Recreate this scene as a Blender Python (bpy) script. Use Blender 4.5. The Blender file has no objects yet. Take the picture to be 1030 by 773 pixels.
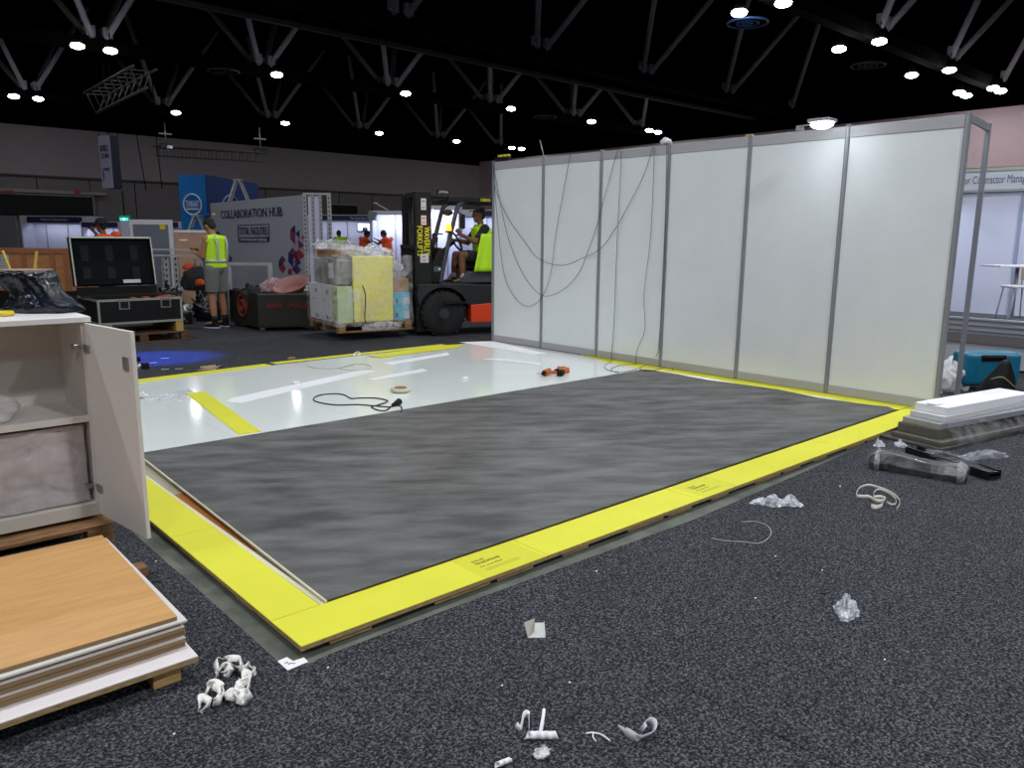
import bpy, bmesh, math, random
from mathutils import Vector, Matrix, noise
random.seed(7)
SC = bpy.context.scene
COL = SC.collection
# ------------------------------------------------------------------ camera calibration
FPX, PITCH, ROLL, HC = 776.105, 0.185749, 0.0094029, 1.49069
CX, CY = -1.14634, -2.38538
R_ = (0.742737, -0.669583)      # camera right on the ground
F_ = (0.669583, 0.742737)       # camera forward on the ground
RZ = math.atan2(R_[1], R_[0])
def _ray(px, py):
    c, s = math.cos(ROLL), math.sin(ROLL)
    x, y = px-515, py-386.5
    x, y = c*x+s*y, -s*x+c*y
    U = -y/FPX
    f = math.cos(PITCH)+U*math.sin(PITCH)
    r = x/FPX
    return (r*R_[0]+f*F_[0], r*R_[1]+f*F_[1], -math.sin(PITCH)+U*math.cos(PITCH), f)
def _go(d, t): return Vector((CX+d[0]*t, CY+d[1]*t, HC+d[2]*t))
def aZ(px, py, z=0.0): d = _ray(px, py); return _go(d, (z-HC)/d[2])
def aX(px, py, X): d = _ray(px, py); return _go(d, (X-CX)/d[0])
def aY(px, py, Y): d = _ray(px, py); return _go(d, (Y-CY)/d[1])
def aD(px, py, D): d = _ray(px, py); return _go(d, D/d[3])
def W(D, R, z=0.0): return Vector((CX+D*F_[0]+R*R_[0], CY+D*F_[1]+R*R_[1], z))

# ------------------------------------------------------------------ materials
MATS = {}
def srgb(c):
    if isinstance(c, str):
        c = [int(c[i:i+2], 16)/255 for i in (0, 2, 4)]
    return tuple(((x/12.92) if x <= .04045 else ((x+.055)/1.055)**2.4) for x in c)+(1,)
def mat(name, c, rough=.6, metal=0., spec=.5, emit=None, es=0., c2=None, nscale=40., stretch=(1,1,1), bump=0., bscale=200., detail=3., lo=.35, hi=.65, coat=0., rot=0.):
    if name in MATS: return MATS[name]
    m = bpy.data.materials.new(name); m.use_nodes = True
    nt = m.node_tree; b = nt.nodes['Principled BSDF']
    b.inputs['Base Color'].default_value = srgb(c)
    b.inputs['Roughness'].default_value = rough
    b.inputs['Metallic'].default_value = metal
    b.inputs['Specular IOR Level'].default_value = spec
    b.inputs['Coat Weight'].default_value = coat
    tc = None
    if c2 is not None or bump:
        tc = nt.nodes.new('ShaderNodeTexCoord'); mp = nt.nodes.new('ShaderNodeMapping')
        mp.inputs['Scale'].default_value = stretch; mp.inputs['Rotation'].default_value = (0,0,rot)
        nt.links.new(tc.outputs['Object'], mp.inputs['Vector'])
    if c2 is not None:
        n = nt.nodes.new('ShaderNodeTexNoise'); n.inputs['Scale'].default_value = nscale; n.inputs['Detail'].default_value = detail
        r = nt.nodes.new('ShaderNodeValToRGB')
        r.color_ramp.elements[0].position = lo; r.color_ramp.elements[1].position = hi
        r.color_ramp.elements[0].color = srgb(c); r.color_ramp.elements[1].color = srgb(c2)
        nt.links.new(mp.outputs[0], n.inputs['Vector']); nt.links.new(n.outputs['Fac'], r.inputs['Fac'])
        nt.links.new(r.outputs['Color'], b.inputs['Base Color'])
    if bump:
        n2 = nt.nodes.new('ShaderNodeTexNoise'); n2.inputs['Scale'].default_value = bscale; n2.inputs['Detail'].default_value = 4
        bp = nt.nodes.new('ShaderNodeBump'); bp.inputs['Strength'].default_value = bump; bp.inputs['Distance'].default_value = .01
        nt.links.new(mp.outputs[0], n2.inputs['Vector']); nt.links.new(n2.outputs['Fac'], bp.inputs['Height'])
        nt.links.new(bp.outputs['Normal'], b.inputs['Normal'])
    if emit is not None:
        b.inputs['Emission Color'].default_value = srgb(emit); b.inputs['Emission Strength'].default_value = es
    MATS[name] = m
    return m
def film(name, tint, opacity=.4, rough=.12, scale=14., var=.5, bump=.6):
    """clear plastic film: wrinkled, partly see-through"""
    if name in MATS: return MATS[name]
    m = bpy.data.materials.new(name); m.use_nodes = True
    nt = m.node_tree; b = nt.nodes['Principled BSDF']; out = nt.nodes['Material Output']
    b.inputs['Base Color'].default_value = srgb(tint); b.inputs['Roughness'].default_value = rough
    b.inputs['Specular IOR Level'].default_value = .8
    tc = nt.nodes.new('ShaderNodeTexCoord')
    n = nt.nodes.new('ShaderNodeTexNoise'); n.inputs['Scale'].default_value = scale; n.inputs['Detail'].default_value = 5; n.inputs['Distortion'].default_value = 1.2
    nt.links.new(tc.outputs['Object'], n.inputs['Vector'])
    mr = nt.nodes.new('ShaderNodeMapRange')
    mr.inputs['From Min'].default_value = .35; mr.inputs['From Max'].default_value = .7
    mr.inputs['To Min'].default_value = max(0., opacity-var*.5); mr.inputs['To Max'].default_value = min(1., opacity+var*.5)
    nt.links.new(n.outputs['Fac'], mr.inputs['Value'])
    bp = nt.nodes.new('ShaderNodeBump'); bp.inputs['Strength'].default_value = bump; bp.inputs['Distance'].default_value = .02
    nt.links.new(n.outputs['Fac'], bp.inputs['Height']); nt.links.new(bp.outputs['Normal'], b.inputs['Normal'])
    tr = nt.nodes.new('ShaderNodeBsdfTransparent'); mx = nt.nodes.new('ShaderNodeMixShader')
    nt.links.new(mr.outputs['Result'], mx.inputs['Fac']); nt.links.new(tr.outputs[0], mx.inputs[1]); nt.links.new(b.outputs[0], mx.inputs[2])
    nt.links.new(mx.outputs[0], out.inputs['Surface'])
    MATS[name] = m
    return m
def carpet_mat(name, a, b_, c_):
    m = bpy.data.materials.new(name); m.use_nodes = True
    nt = m.node_tree; b = nt.nodes['Principled BSDF']; b.inputs['Roughness'].default_value = .95; b.inputs['Specular IOR Level'].default_value = .1
    tc = nt.nodes.new('ShaderNodeTexCoord')
    n = nt.nodes.new('ShaderNodeTexNoise'); n.inputs['Scale'].default_value = 105; n.inputs['Detail'].default_value = 5; n.inputs['Roughness'].default_value = .85
    r = nt.nodes.new('ShaderNodeValToRGB')
    e = r.color_ramp.elements; e[0].position = .40; e[0].color = srgb(a); e[1].position = .62; e[1].color = srgb(c_)
    k = e.new(.5); k.color = srgb(b_)
    n2 = nt.nodes.new('ShaderNodeTexNoise'); n2.inputs['Scale'].default_value = 1.6; n2.inputs['Detail'].default_value = 5
    hs = nt.nodes.new('ShaderNodeHueSaturation')
    mr = nt.nodes.new('ShaderNodeMapRange'); mr.inputs['To Min'].default_value = .8; mr.inputs['To Max'].default_value = 1.2
    nt.links.new(tc.outputs['Object'], n.inputs['Vector']); nt.links.new(tc.outputs['Object'], n2.inputs['Vector'])
    nt.links.new(n.outputs['Fac'], r.inputs['Fac']); nt.links.new(r.outputs['Color'], hs.inputs['Color'])
    nt.links.new(n2.outputs['Fac'], mr.inputs['Value']); nt.links.new(mr.outputs['Result'], hs.inputs['Value'])
    nt.links.new(hs.outputs['Color'], b.inputs['Base Color'])
    bp = nt.nodes.new('ShaderNodeBump'); bp.inputs['Strength'].default_value = .25; bp.inputs['Distance'].default_value = .002
    nt.links.new(n.outputs['Fac'], bp.inputs['Height']); nt.links.new(bp.outputs['Normal'], b.inputs['Normal'])
    return m
M = dict(
 carpet=carpet_mat('carpet', '101113', '2b2d31', '73757b'),
 concrete=mat('concrete', '4f534c', .8, c2='6a6d63', nscale=6, bump=.2, bscale=60),
 panel=mat('white_panel', 'e4e8ec', .45, c2='e8ebef', nscale=3),
 alu=mat('aluminium', 'a8aab0', .4, .45),
 alud=mat('aluminium_post', '8b8d94', .5, .2),
 railgrey=mat('rail_grey', 'b0afb4', .5, .1),
 yellow=mat('yellow_board', 'e0dd38', .6, c2='dad834', nscale=2.5),
 yellow2=mat('yellow_label', 'd4d22e', .6),
 ply=mat('raw_board', 'b79d70', .8, c2='8f7750', nscale=30, stretch=(1,1,8)),
 cream=mat('cream_edge', 'd8d4bb', .6),
 brown=mat('brown_fibreboard', 'a8682c', .8),
 tan=mat('tan_board', 'a9a18c', .8),
 gloss=mat('white_gloss', 'e9efec', .09, c2='edf2ef', nscale=2, spec=.5),
 seam=mat('seam_grey', 'b9bfb8', .6),
 paper=mat('paper', 'f1f2f6', .6),
 text_dark=mat('print_dark', '32341c', .7),
 white=mat('laminate_white', 'ddd8d4', .5),
 whitein=mat('laminate_inside', 'd2cdc4', .55),
 steel=mat('steel', 'b4b2ac', .3, .9),
 black=mat('black_matt', '0b0b0c', .7, spec=.3),
 blackg=mat('black_gloss', '101216', .25, coat=.3),
 rubber=mat('rubber', '0e0f10', .8, bump=.4, bscale=40),
 wood=mat('pallet_wood', '9a7148', .8, c2='6e4e30', nscale=9, stretch=(1,6,6), bump=.3, bscale=30),
 wooddk=mat('pallet_wood_dark', '6a4a30', .85, c2='4c3522', nscale=9, stretch=(1,6,6)),
 oak=mat('wood_laminate', 'd2a268', .45, c2='c6945a', nscale=5, stretch=(1,9,9), lo=.3, hi=.7),
 oakedge=mat('wood_laminate_edge', '8d7454', .7),
 cordm=mat('cord_black', '151619', .5),
 cable=mat('cable_grey', '3a3e44', .5),
 orange=mat('tool_orange', 'c4602a', .45),
 wallb=mat('hall_wall', '8d8487', .9, c2='8a8083', nscale=2),
 wallb2=mat('hall_wall_lower', '6e6869', .9),
 ceil=mat('ceiling_black', '020202', 1., spec=0.),
 trussg=mat('truss_grey', '6e6871', .7),
 trussk=mat('truss_black', '030303', .95, spec=.05),
 lens=mat('lamp_lens', 'ffffff', .5, emit='f4f8ff', es=22.),
 lensw=mat('floodlight_lens', 'ffffff', .5, emit='f2fcff', es=22.),
 navy=mat('navy', '1c1f52', .6),
 booth=mat('booth_white', 'c4c6dc', .6),
 boothw=mat('booth_fascia_white', 'd5d5dc', .6),
 lime=mat('hi_vis_lime', 'bdf01c', .65),
 hivor=mat('hi_vis_orange', 'ff5a1e', .6),
 silverband=mat('reflective_band', 'b9c0b4', .35, .2),
 skin=mat('skin', 'a06f50', .6),
 skind=mat('skin_dark', '6f4a35', .6),
 hair=mat('hair', '15110f', .7, bump=.8, bscale=90),
 shorts=mat('grey_shorts', '6d6d6b', .9),
 darkcloth=mat('dark_cloth', '1d1f22', .9),
 sock=mat('sock', 'aaa8a4', .9),
 flred=mat('forklift_orange_red', 'e0421a', .45),
 flgrey=mat('forklift_grey', '3d444c', .5),
 flblack=mat('forklift_black', '0b0c0e', .55, spec=.35),
 amber=mat('amber_lens', 'ff8a10', .3, emit='ff8420', es=5.),
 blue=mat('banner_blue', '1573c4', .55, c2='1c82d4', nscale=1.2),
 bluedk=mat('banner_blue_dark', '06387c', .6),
 hub=mat('hub_panel', 'b7bdc6', .6),
 crateblack=mat('crate_black', '15160f', .6, c2='1b1c14', nscale=5),
 crate_red=mat('stencil_red', '8e2618', .8),
 plyor=mat('plywood_orange', 'b0764c', .75, c2='a0663c', nscale=3, stretch=(1,1,5)),
 pin=mat('pinboard_grey', '6f7480', .9),
 pinb=mat('pinboard_brown', 'b08c76', .9),
 foamy=mat('foam_yellow', 'e6dc6a', .7, c2='dfd886', nscale=3),
 card=mat('cardboard', '9a7a55', .8),
 boxw=mat('carton_white', 'c9c9cb', .7),
 boxg=mat('carton_green', 'b0c090', .7),
 boxb=mat('carton_blue', '4db4cf', .6),
 greyfoil=mat('grey_parcel', '7d7b78', .4),
 teal=mat('suitcase_teal', '0d6c8c', .4),
 exitg=mat('exit_green', '20a080', .5, emit='30d0b0', es=1.6),
 screen=mat('screen_glow', 'd0e4ff', .5, emit='c4dcff', es=2.),
 pink=mat('pink_tub', '9c6a64', .5),
 redspot=mat('red_indicator', 'b01820', .6),
 bubble=film('bubble_wrap', 'e6dfe0', .60, .25, 7, .3, .5),
 wrap=film('stretch_film', 'f2f2f4', .42, .1, 6, .6, .6),
 wrapd=film('stretch_film_dark', 'c8ccd4', .14, .08, 9, .28, .8),
 scrap=film('plastic_scrap', 'f2f4fa', .5, .08, 22, .8, .4),
)
# vinyl sheet: streaked concrete look
def vinyl():
    m = bpy.data.materials.new('grey_vinyl'); m.use_nodes = True
    nt = m.node_tree; b = nt.nodes['Principled BSDF']; b.inputs['Roughness'].default_value = .5; b.inputs['Specular IOR Level'].default_value = .35
    tc = nt.nodes.new('ShaderNodeTexCoord'); mp = nt.nodes.new('ShaderNodeMapping'); mp.inputs['Scale'].default_value = (1.0, 3.0, 1); mp0 = nt.nodes.new('ShaderNodeMapping'); mp0.inputs['Rotation'].default_value = (0, 0, .62)
    n = nt.nodes.new('ShaderNodeTexNoise'); n.inputs['Scale'].default_value = 2.2; n.inputs['Detail'].default_value = 7; n.inputs['Roughness'].default_value = .6
    r = nt.nodes.new('ShaderNodeValToRGB'); e = r.color_ramp.elements
    e[0].position = .36; e[0].color = srgb('444444'); e[1].position = .68; e[1].color = srgb('6f6f6e')
    nt.links.new(tc.outputs['Object'], mp0.inputs['Vector']); nt.links.new(mp0.outputs[0], mp.inputs['Vector']); nt.links.new(mp.outputs[0], n.inputs['Vector'])
    nt.links.new(n.outputs['Fac'], r.inputs['Fac']); nt.links.new(r.outputs['Color'], b.inputs['Base Color'])
    return m
M['vinyl'] = vinyl()
M['orange_dull'] = mat('orange_dull', 'b8441a', .8)

# ------------------------------------------------------------------ mesh builder
class MB:
    def __init__(s): s.v = []; s.f = []; s.sm = []
    def add(s, vs, fs, smooth=False):
        o = len(s.v); s.v += [Vector(x) for x in vs]
        for f in fs: s.f.append([i+o for i in f]); s.sm.append(smooth)
        return s
    def box(s, c, d, rot=None):
        h = [x/2 for x in d]; vs = []
        for sx in (-1, 1):
            for sy in (-1, 1):
                for sz in (-1, 1):
                    p = Vector((sx*h[0], sy*h[1], sz*h[2]))
                    if rot is not None: p = rot @ p
                    vs.append(Vector(c)+p)
        return s.add(vs, [(0,1,3,2),(4,6,7,5),(0,4,5,1),(2,3,7,6),(0,2,6,4),(1,5,7,3)])
    def bx(s, x0, x1, y0, y1, z0, z1): return s.box(((x0+x1)/2, (y0+y1)/2, (z0+z1)/2), (abs(x1-x0), abs(y1-y0), abs(z1-z0)))
    def prism(s, poly, z0, z1):
        a = sum(poly[i][0]*poly[(i+1) % len(poly)][1]-poly[(i+1) % len(poly)][0]*poly[i][1] for i in range(len(poly)))
        if a < 0: poly = list(poly)[::-1]
        n = len(poly)
        vs = [(p[0], p[1], z0) for p in poly]+[(p[0], p[1], z1) for p in poly]
        fs = [tuple(range(n))[::-1], tuple(range(n, 2*n))]+[(i, (i+1) % n, n+(i+1) % n, n+i) for i in range(n)]
        return s.add(vs, fs)
    def extr(s, poly, d):      # 3-D polygon extruded by vector d
        n = len(poly); d = Vector(d); poly = [Vector(p) for p in poly]
        nrm = Vector((0,0,0))
        for i in range(n): nrm += poly[i].cross(poly[(i+1) % n])
        if nrm.dot(d) < 0: poly = poly[::-1]
        vs = poly+[p+d for p in poly]
        return s.add(vs, [tuple(range(n))[::-1], tuple(range(n, 2*n))]+[(i, (i+1) % n, n+(i+1) % n, n+i) for i in range(n)])
    def bar(s, p0, p1, w, h, up=(0,0,1)):
        p0, p1 = Vector(p0), Vector(p1); d = (p1-p0); L = d.length; d.normalize(); up = Vector(up)
        x = d.cross(up)
        if x.length < 1e-4: x = d.cross(Vector((0,1,0)))
        x.normalize(); y = x.cross(d)
        return s.box((p0+p1)/2, (w, L, h), Matrix((x, d, y)).transposed())
    def tube(s, pts, r, seg=8, closed=False, r2=None):
        pts = [Vector(p) for p in pts]; n = len(pts); rings = []
        prev = None
        for i, p in enumerate(pts):
            if closed: t = pts[(i+1) % n]-pts[i-1]
            else: t = pts[min(i+1, n-1)]-pts[max(i-1, 0)]
            if t.length < 1e-9: t = Vector((0,0,1))
            t.normalize()
            if prev is None:
                a = t.cross(Vector((0,0,1)))
                if a.length < 1e-3: a = t.cross(Vector((1,0,0)))
            else:
                a = prev-t*prev.dot(t)
            a.normalize(); prev = a; b = t.cross(a)
            rr = r if r2 is None else r+(r2-r)*i/(n-1)
            rings.append([p+(a*math.cos(k*2*math.pi/seg)+b*math.sin(k*2*math.pi/seg))*rr for k in range(seg)])
        return s.loft(rings, closed, True)
    def loft(s, rings, closed=False, smooth=True, caps=True):
        n = len(rings); k = len(rings[0]); o = len(s.v)
        for r in rings: s.v += [Vector(x) for x in r]
        for i in range(n if closed else n-1):
            for j in range(k):
                a, b = i*k+j, i*k+(j+1) % k; c, d = ((i+1) % n)*k+(j+1) % k, ((i+1) % n)*k+j
                s.f.append([o+a, o+b, o+c, o+d]); s.sm.append(smooth)
        if not closed and caps:
            s.f.append([o+j for j in range(k)][::-1]); s.sm.append(False)
            s.f.append([o+(n-1)*k+j for j in range(k)]); s.sm.append(False)
        return s
    def cyl(s, p0, p1, r0, r1=None, seg=16):
        p0, p1 = Vector(p0), Vector(p1); r1 = r0 if r1 is None else r1
        t = (p1-p0).normalized(); a = t.cross(Vector((0,0,1)))
        if a.length < 1e-3: a = t.cross(Vector((1,0,0)))
        a.normalize(); b = t.cross(a)
        rg = [[p+(a*math.cos(k*2*math.pi/seg)+b*math.sin(k*2*math.pi/seg))*r for k in range(seg)] for p, r in ((p0, r0), (p1, r1))]
        return s.loft(rg)
    def ell(s, c, r, seg=16, rot=None):
        c = Vector(c); rg = []
        m = max(6, seg//2)
        for i in range(m+1):
            th = math.pi*(i/m); th = min(max(th, .02), math.pi-.02)
            ring = []
            for k in range(seg):
                p = Vector((r[0]*math.sin(th)*math.cos(k*2*math.pi/seg), r[1]*math.sin(th)*math.sin(k*2*math.pi/seg), -r[2]*math.cos(th)))
                if rot is not None: p = rot @ p
                ring.append(c+p)
            rg.append(ring)
        return s.loft(rg)
    def ring(s, c, R, r, xd=(1,0,0), yd=(0,1,0), seg=32, a0=0, a1=360):
        c = Vector(c); xd = Vector(xd); yd = Vector(yd); full = abs(a1-a0) >= 360
        n = seg if full else seg+1
        pts = [c+xd*R*math.cos(math.radians(a0+(a1-a0)*i/seg))+yd*R*math.sin(math.radians(a0+(a1-a0)*i/seg)) for i in range(n)]
        return s.tube(pts, r, 6, full)
    def build(s, name, m, parent=None, bevel=0., kind=None, seg=2):
        me = bpy.data.meshes.new(name)
        me.from_pydata([tuple(x) for x in s.v], [], s.f)
        me.polygons.foreach_set('use_smooth', s.sm)
        bm = bmesh.new(); bm.from_mesh(me); bmesh.ops.recalc_face_normals(bm, faces=bm.faces); bm.to_mesh(me); bm.free()
        me.materials.append(M[m] if isinstance(m, str) else m)
        o = bpy.data.objects.new(name, me); COL.objects.link(o)
        if parent is not None: o.parent = parent
        if bevel:
            b = o.modifiers.new('bevel', 'BEVEL'); b.width = bevel; b.segments = seg; b.limit_method = 'ANGLE'; b.angle_limit = .7
        if kind: o['kind'] = kind
        return o
def tag(o, label, cat, group=None):
    o['label'] = label; o['category'] = cat
    if group: o['group'] = group
    return o
def thing(name, label, cat, loc=(0,0,0), rz=0., group=None):
    o = bpy.data.objects.new(name, None); COL.objects.link(o); o.empty_display_size = .1
    o.location = loc; o.rotation_euler = (0, 0, rz)
    return tag(o, label, cat, group)
def struct(name, mb, m): return mb.build(name, m, kind='structure')
def dup(root, loc, rz, label=None, group=None):
    def cp(o, par):
        c = o.copy(); COL.objects.link(c); c.parent = par
        for ch in [x for x in COL.objects if x.parent == o]: cp(ch, c)
        return c
    r = cp(root, None); r.location = loc; r.rotation_euler = (0, 0, rz)
    if label: r['label'] = label
    if group: r['group'] = group
    return r
def text(name, s, org, xd, yd, w, h, m, parent=None, depth=.002):
    cu = bpy.data.curves.new('t', 'FONT'); cu.body = s; cu.resolution_u = 2
    ob = bpy.data.objects.new('t', cu); COL.objects.link(ob)
    bpy.context.view_layer.update()
    me = bpy.data.meshes.new_from_object(ob.evaluated_get(bpy.context.evaluated_depsgraph_get()))
    COL.objects.unlink(ob); bpy.data.objects.remove(ob)
    xs = [v.co.x for v in me.vertices]; ys = [v.co.y for v in me.vertices]
    x0, x1, y0, y1 = min(xs), max(xs), min(ys), max(ys)
    xd, yd, org = Vector(xd).normalized(), Vector(yd).normalized(), Vector(org); nz = xd.cross(yd)
    for v in me.vertices:
        v.co = org+xd*((v.co.x-x0)/(x1-x0)*w)+yd*((v.co.y-y0)/(y1-y0)*h)+nz*depth
    me.materials.clear(); me.materials.append(M[m] if isinstance(m, str) else m)
    o = bpy.data.objects.new(name, me); COL.objects.link(o); o.parent = parent
    sm = o.modifiers.new('thick', 'SOLIDIFY'); sm.thickness = depth*.8; sm.offset = 0
    return o
def ribbon(name, pts, w, m, parent=None, th=.0012, wd=None):
    """flat strip through pts; wd = list of width directions"""
    pts = [Vector(p) for p in pts]; n = len(pts); mb = MB(); rg = []
    for i, p in enumerate(pts):
        t = (pts[min(i+1, n-1)]-pts[max(i-1, 0)]).normalized()
        d = Vector(wd[i] if isinstance(wd, list) else (wd or (0,0,1)))
        d = (d-t*d.dot(t))
        if d.length < 1e-4: d = t.cross(Vector((1,0,0)))
        d.normalize(); nn = t.cross(d)*th/2
        ww = w[i] if isinstance(w, list) else w
        rg.append([p-d*ww/2-nn, p+d*ww/2-nn, p+d*ww/2+nn, p-d*ww/2+nn])
    mb.loft(rg, smooth=True)
    return mb.build(name, m, parent)
def lump(name, c, r, m, parent=None, amp=.35, freq=3., seed=0, sub=4, rz=0., flat=True, ridged=False):
    bm = bmesh.new(); bmesh.ops.create_icosphere(bm, subdivisions=sub, radius=1)
    rot = Matrix.Rotation(rz, 3, 'Z')
    for v in bm.verts:
        p = v.co.copy(); q = p*freq+Vector((seed*7.3, seed*3.1, seed))
        n = noise.fractal(q, 1., 2., 4)
        if ridged: n = abs(n)*1.6-.3
        p = p*(1+amp*n)
        z = p.z
        if flat and z < -.45: z = -.45+(z+.45)*.05
        v.co = Vector(c)+rot @ Vector((p.x*r[0], p.y*r[1], (z+(.45 if flat else 0))*r[2]))
    me = bpy.data.meshes.new(name); bm.to_mesh(me); bm.free()
    for p in me.polygons: p.use_smooth = True
    me.materials.append(M[m])
    o = bpy.data.objects.new(name, me); COL.objects.link(o); o.parent = parent
    return o
def crumple(name, c, rx, ry, h, m='scrap', rz=0., seed=0, n=44, parent=None):
    """crumpled plastic sheet: folded double, with sharp creases"""
    bm = bmesh.new(); bmesh.ops.create_grid(bm, x_segments=n, y_segments=n, size=1.)
    rot = Matrix.Rotation(rz, 3, 'Z')
    for v in bm.verts:
        x, y = v.co.x, v.co.y
        r = max(abs(x), abs(y)); th = math.atan2(y, x); L = math.hypot(x, y) or 1
        edge = 1+.35*noise.noise(Vector((math.cos(th)*1.7+seed, math.sin(th)*1.7, seed*.7)))
        u, w_ = x/L*r*edge, y/L*r*edge
        q = Vector((u*2.1+seed*3, w_*2.1, seed*1.3))
        cr = abs(noise.noise(q))*1.3+abs(noise.noise(q*2.3))*.45+abs(noise.noise(q*5))*.08
        env = max(0, 1-r**2.4)
        z = h*env*(.25+1.0*cr)+.002+.12*h*abs(noise.noise(q*3))
        d = Vector((noise.noise(q*1.7+Vector((9, 0, 0))), noise.noise(q*1.7+Vector((0, 9, 0))), 0))*.22
        v.co = Vector(c)+rot @ Vector(((u+d.x)*rx, (w_+d.y)*ry, z))
    me = bpy.data.meshes.new(name); bm.to_mesh(me); bm.free(); me.materials.append(M[m])
    o = bpy.data.objects.new(name, me); COL.objects.link(o); o.parent = parent
    so_ = o.modifiers.new('s', 'SOLIDIFY'); so_.thickness = .0015
    return o
def smooth_path(pts, k=6):
    pts = [Vector(p) for p in pts]; out = []
    for i in range(len(pts)-1):
        p0, p1, p2, p3 = pts[max(i-1, 0)], pts[i], pts[i+1], pts[min(i+2, len(pts)-1)]
        for j in range(k):
            t = j/k
            out.append(.5*((2*p1)+(-p0+p2)*t+(2*p0-5*p1+4*p2-p3)*t*t+(-p0+3*p1-3*p2+p3)*t**3))
    return out+[pts[-1]]

# ------------------------------------------------------------------ the hall
HX0, HX1, HY0, HY1 = -16., 38., -16., 45.
struct('floor', MB().bx(HX0, HX1, HY0, HY1, -.1, 0), 'concrete')
struct('ceiling', MB().bx(HX0, HX1, HY0, HY1, 13, 13.1), 'ceil')
struct('wall_back', MB().bx(HX0, HX1, HY1, HY1+.2, 4.5, 7.0), 'wallb')
struct('wall_back', MB().bx(HX0, HX1, HY1+.05, HY1+.2, 0, 4.5), 'wallb2')
struct('wall_back', MB().bx(HX0, HX1, HY1, HY1+.2, 7.0, 13), 'ceil')
struct('wall_right', MB().bx(HX1, HX1+.2, HY0, HY1, 4.8, 7.3), mat('hall_wall_right', 'a08e92', .9))
struct('wall_right', MB().bx(HX1+.05, HX1+.2, HY0, HY1, 0, 4.8), mat('hall_wall_right_lower', 'b59a9a', .9))
struct('wall_right', MB().bx(HX1, HX1+.2, HY0, HY1, 7.3, 13), 'ceil')
struct('wall_left', MB().bx(HX0-.2, HX0, HY0, HY1, 0, 13), 'wallb2')
struct('wall_front', MB().bx(HX0, HX1, HY0-.2, HY0, 0, 13), 'wallb2')
for x in (5.0, 8.1, 10.6, 12.9, 15.4, 18, 20.6, 23.2, 25.8, 28.4): struct('trim_1', MB().bx(x, x+.03, HY1+.03, HY1+.06, 0, 4.5), 'trussk')
struct('trim_2', MB().bx(HX0, 11.3, HY1-.4, HY1, 3.62, 3.78), mat('rail_dull', '8a8480', .7))
struct('trim_3', MB().bx(HX0, HX1, HY1-.1, HY1, 4.46, 4.54), mat('wall_ledge', '4a4546', .8))
# bulkhead hanging across the roof
struct('wall_bulkhead', MB().bx(HX0, HX1, 21.6, 21.8, 8.05, 13), 'ceil')
struct('trim_4', MB().bx(HX0, HX1, 21.45, 21.62, 7.98, 8.12), mat('bulkhead_rail', '4e4850', .7))
# carpet laid round the stand in pieces
def cp(*a): return struct('floor_carpet', MB().prism(a, 0.0005, .007), 'carpet')
cp((-.075, -14), (.879, -14), (.884, -1.02), (-.075, -1.02))
cp((.889, -14), (30, -14), (30, -1.02), (.889, -1.02))
cp((-.075, -1.02), (7.3, -1.02), (7.3, -.02), (4.9, -.0), (2.3, -.1), (.6, -.05), (.1, -.045), (-.075, -.06))
cp((7.3, -1.02), (30, -1.02), (30, 43), (7.303, 43))
cp((-.075, -14), (-.075, -.06), (-.078, .985), (-14, .80), (-14, -14))
cp((-.082, .99), (-.09, 2.16), (-14, 2.0), (-14, .806))
cp((-.09, 2.163), (-.09, 5.75), (-.09, 6.2), (-.09, 43), (-14, 43), (-14, 2.003))
cp((-.088, 5.9), (3, 6.05), (5.4, 6.15), (7.3, 6.15), (7.3, 43), (-.088, 43))
cp((6.12, -.0), (7.3, -.0), (7.3, 6.15), (6.12, 6.15))
tag(MB().tube([aZ(a, b, .009) for a, b in ((824, 597), (829, 598), (834, 596))], .003).build('dark_twig', 'black'), 'tiny dark curved scrap left of the crumpled bubble wrap', 'scrap')

# ------------------------------------------------------------------ raised stand floor
plat = thing('raised_floor', 'square raised exhibition stand floor with glossy white far half', 'platform', (0, 0, 0))
MB().prism([(.335, .28), (5.98, .28), (6.02, 5.98), (5.4, 6.0), (2.6, 5.9), (.335, 5.75)], .03, .048).build('deck', 'tan', plat)
g = MB().prism([(.02, 3.0), (6.0, 3.0), (6.03, 5.97), (5.4, 5.99), (2.6, 5.88), (.02, 5.7)], .0482, .052).build('white_panel', 'gloss', plat)
for p0, p1 in (((2.0, 3.0), (2.0, 5.8)), ((4.0, 3.0), (4.0, 5.9)), ((.02, 4.5), (6, 4.5)), ((1.0, 3.0), (1.0, 4.5))):
    MB().bar((p0[0], p0[1], .0521), (p1[0], p1[1], .0521), .005, .0006).build('panel_joint', 'seam', g)
for i in range(15):
    x = .12+i*.41+(.07 if i % 3 == 1 else 0); L = (.18, .3, .22)[i % 3]
    MB().bx(x, min(x+L, 6.05), .012, .09, .0075, .03).build('bearer', 'ply', plat, .002)
for i in range(8):
    y = .45+i*.66; MB().bx(.012, .09, y, y+.16, .0075, .03).build('bearer', 'ply', plat, .002)
for i in range(5): MB().bx(1.0+i*1.0, 1.3+i*1.0, 5.55, 5.68, .0075, .03).build('bearer', 'ply', plat)
for i in range(3): MB().bx(1.0, 5.5, 1.2+i*1.2, 1.35+i*1.2, .0075, .03).build('bearer', 'ply', plat)
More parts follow.
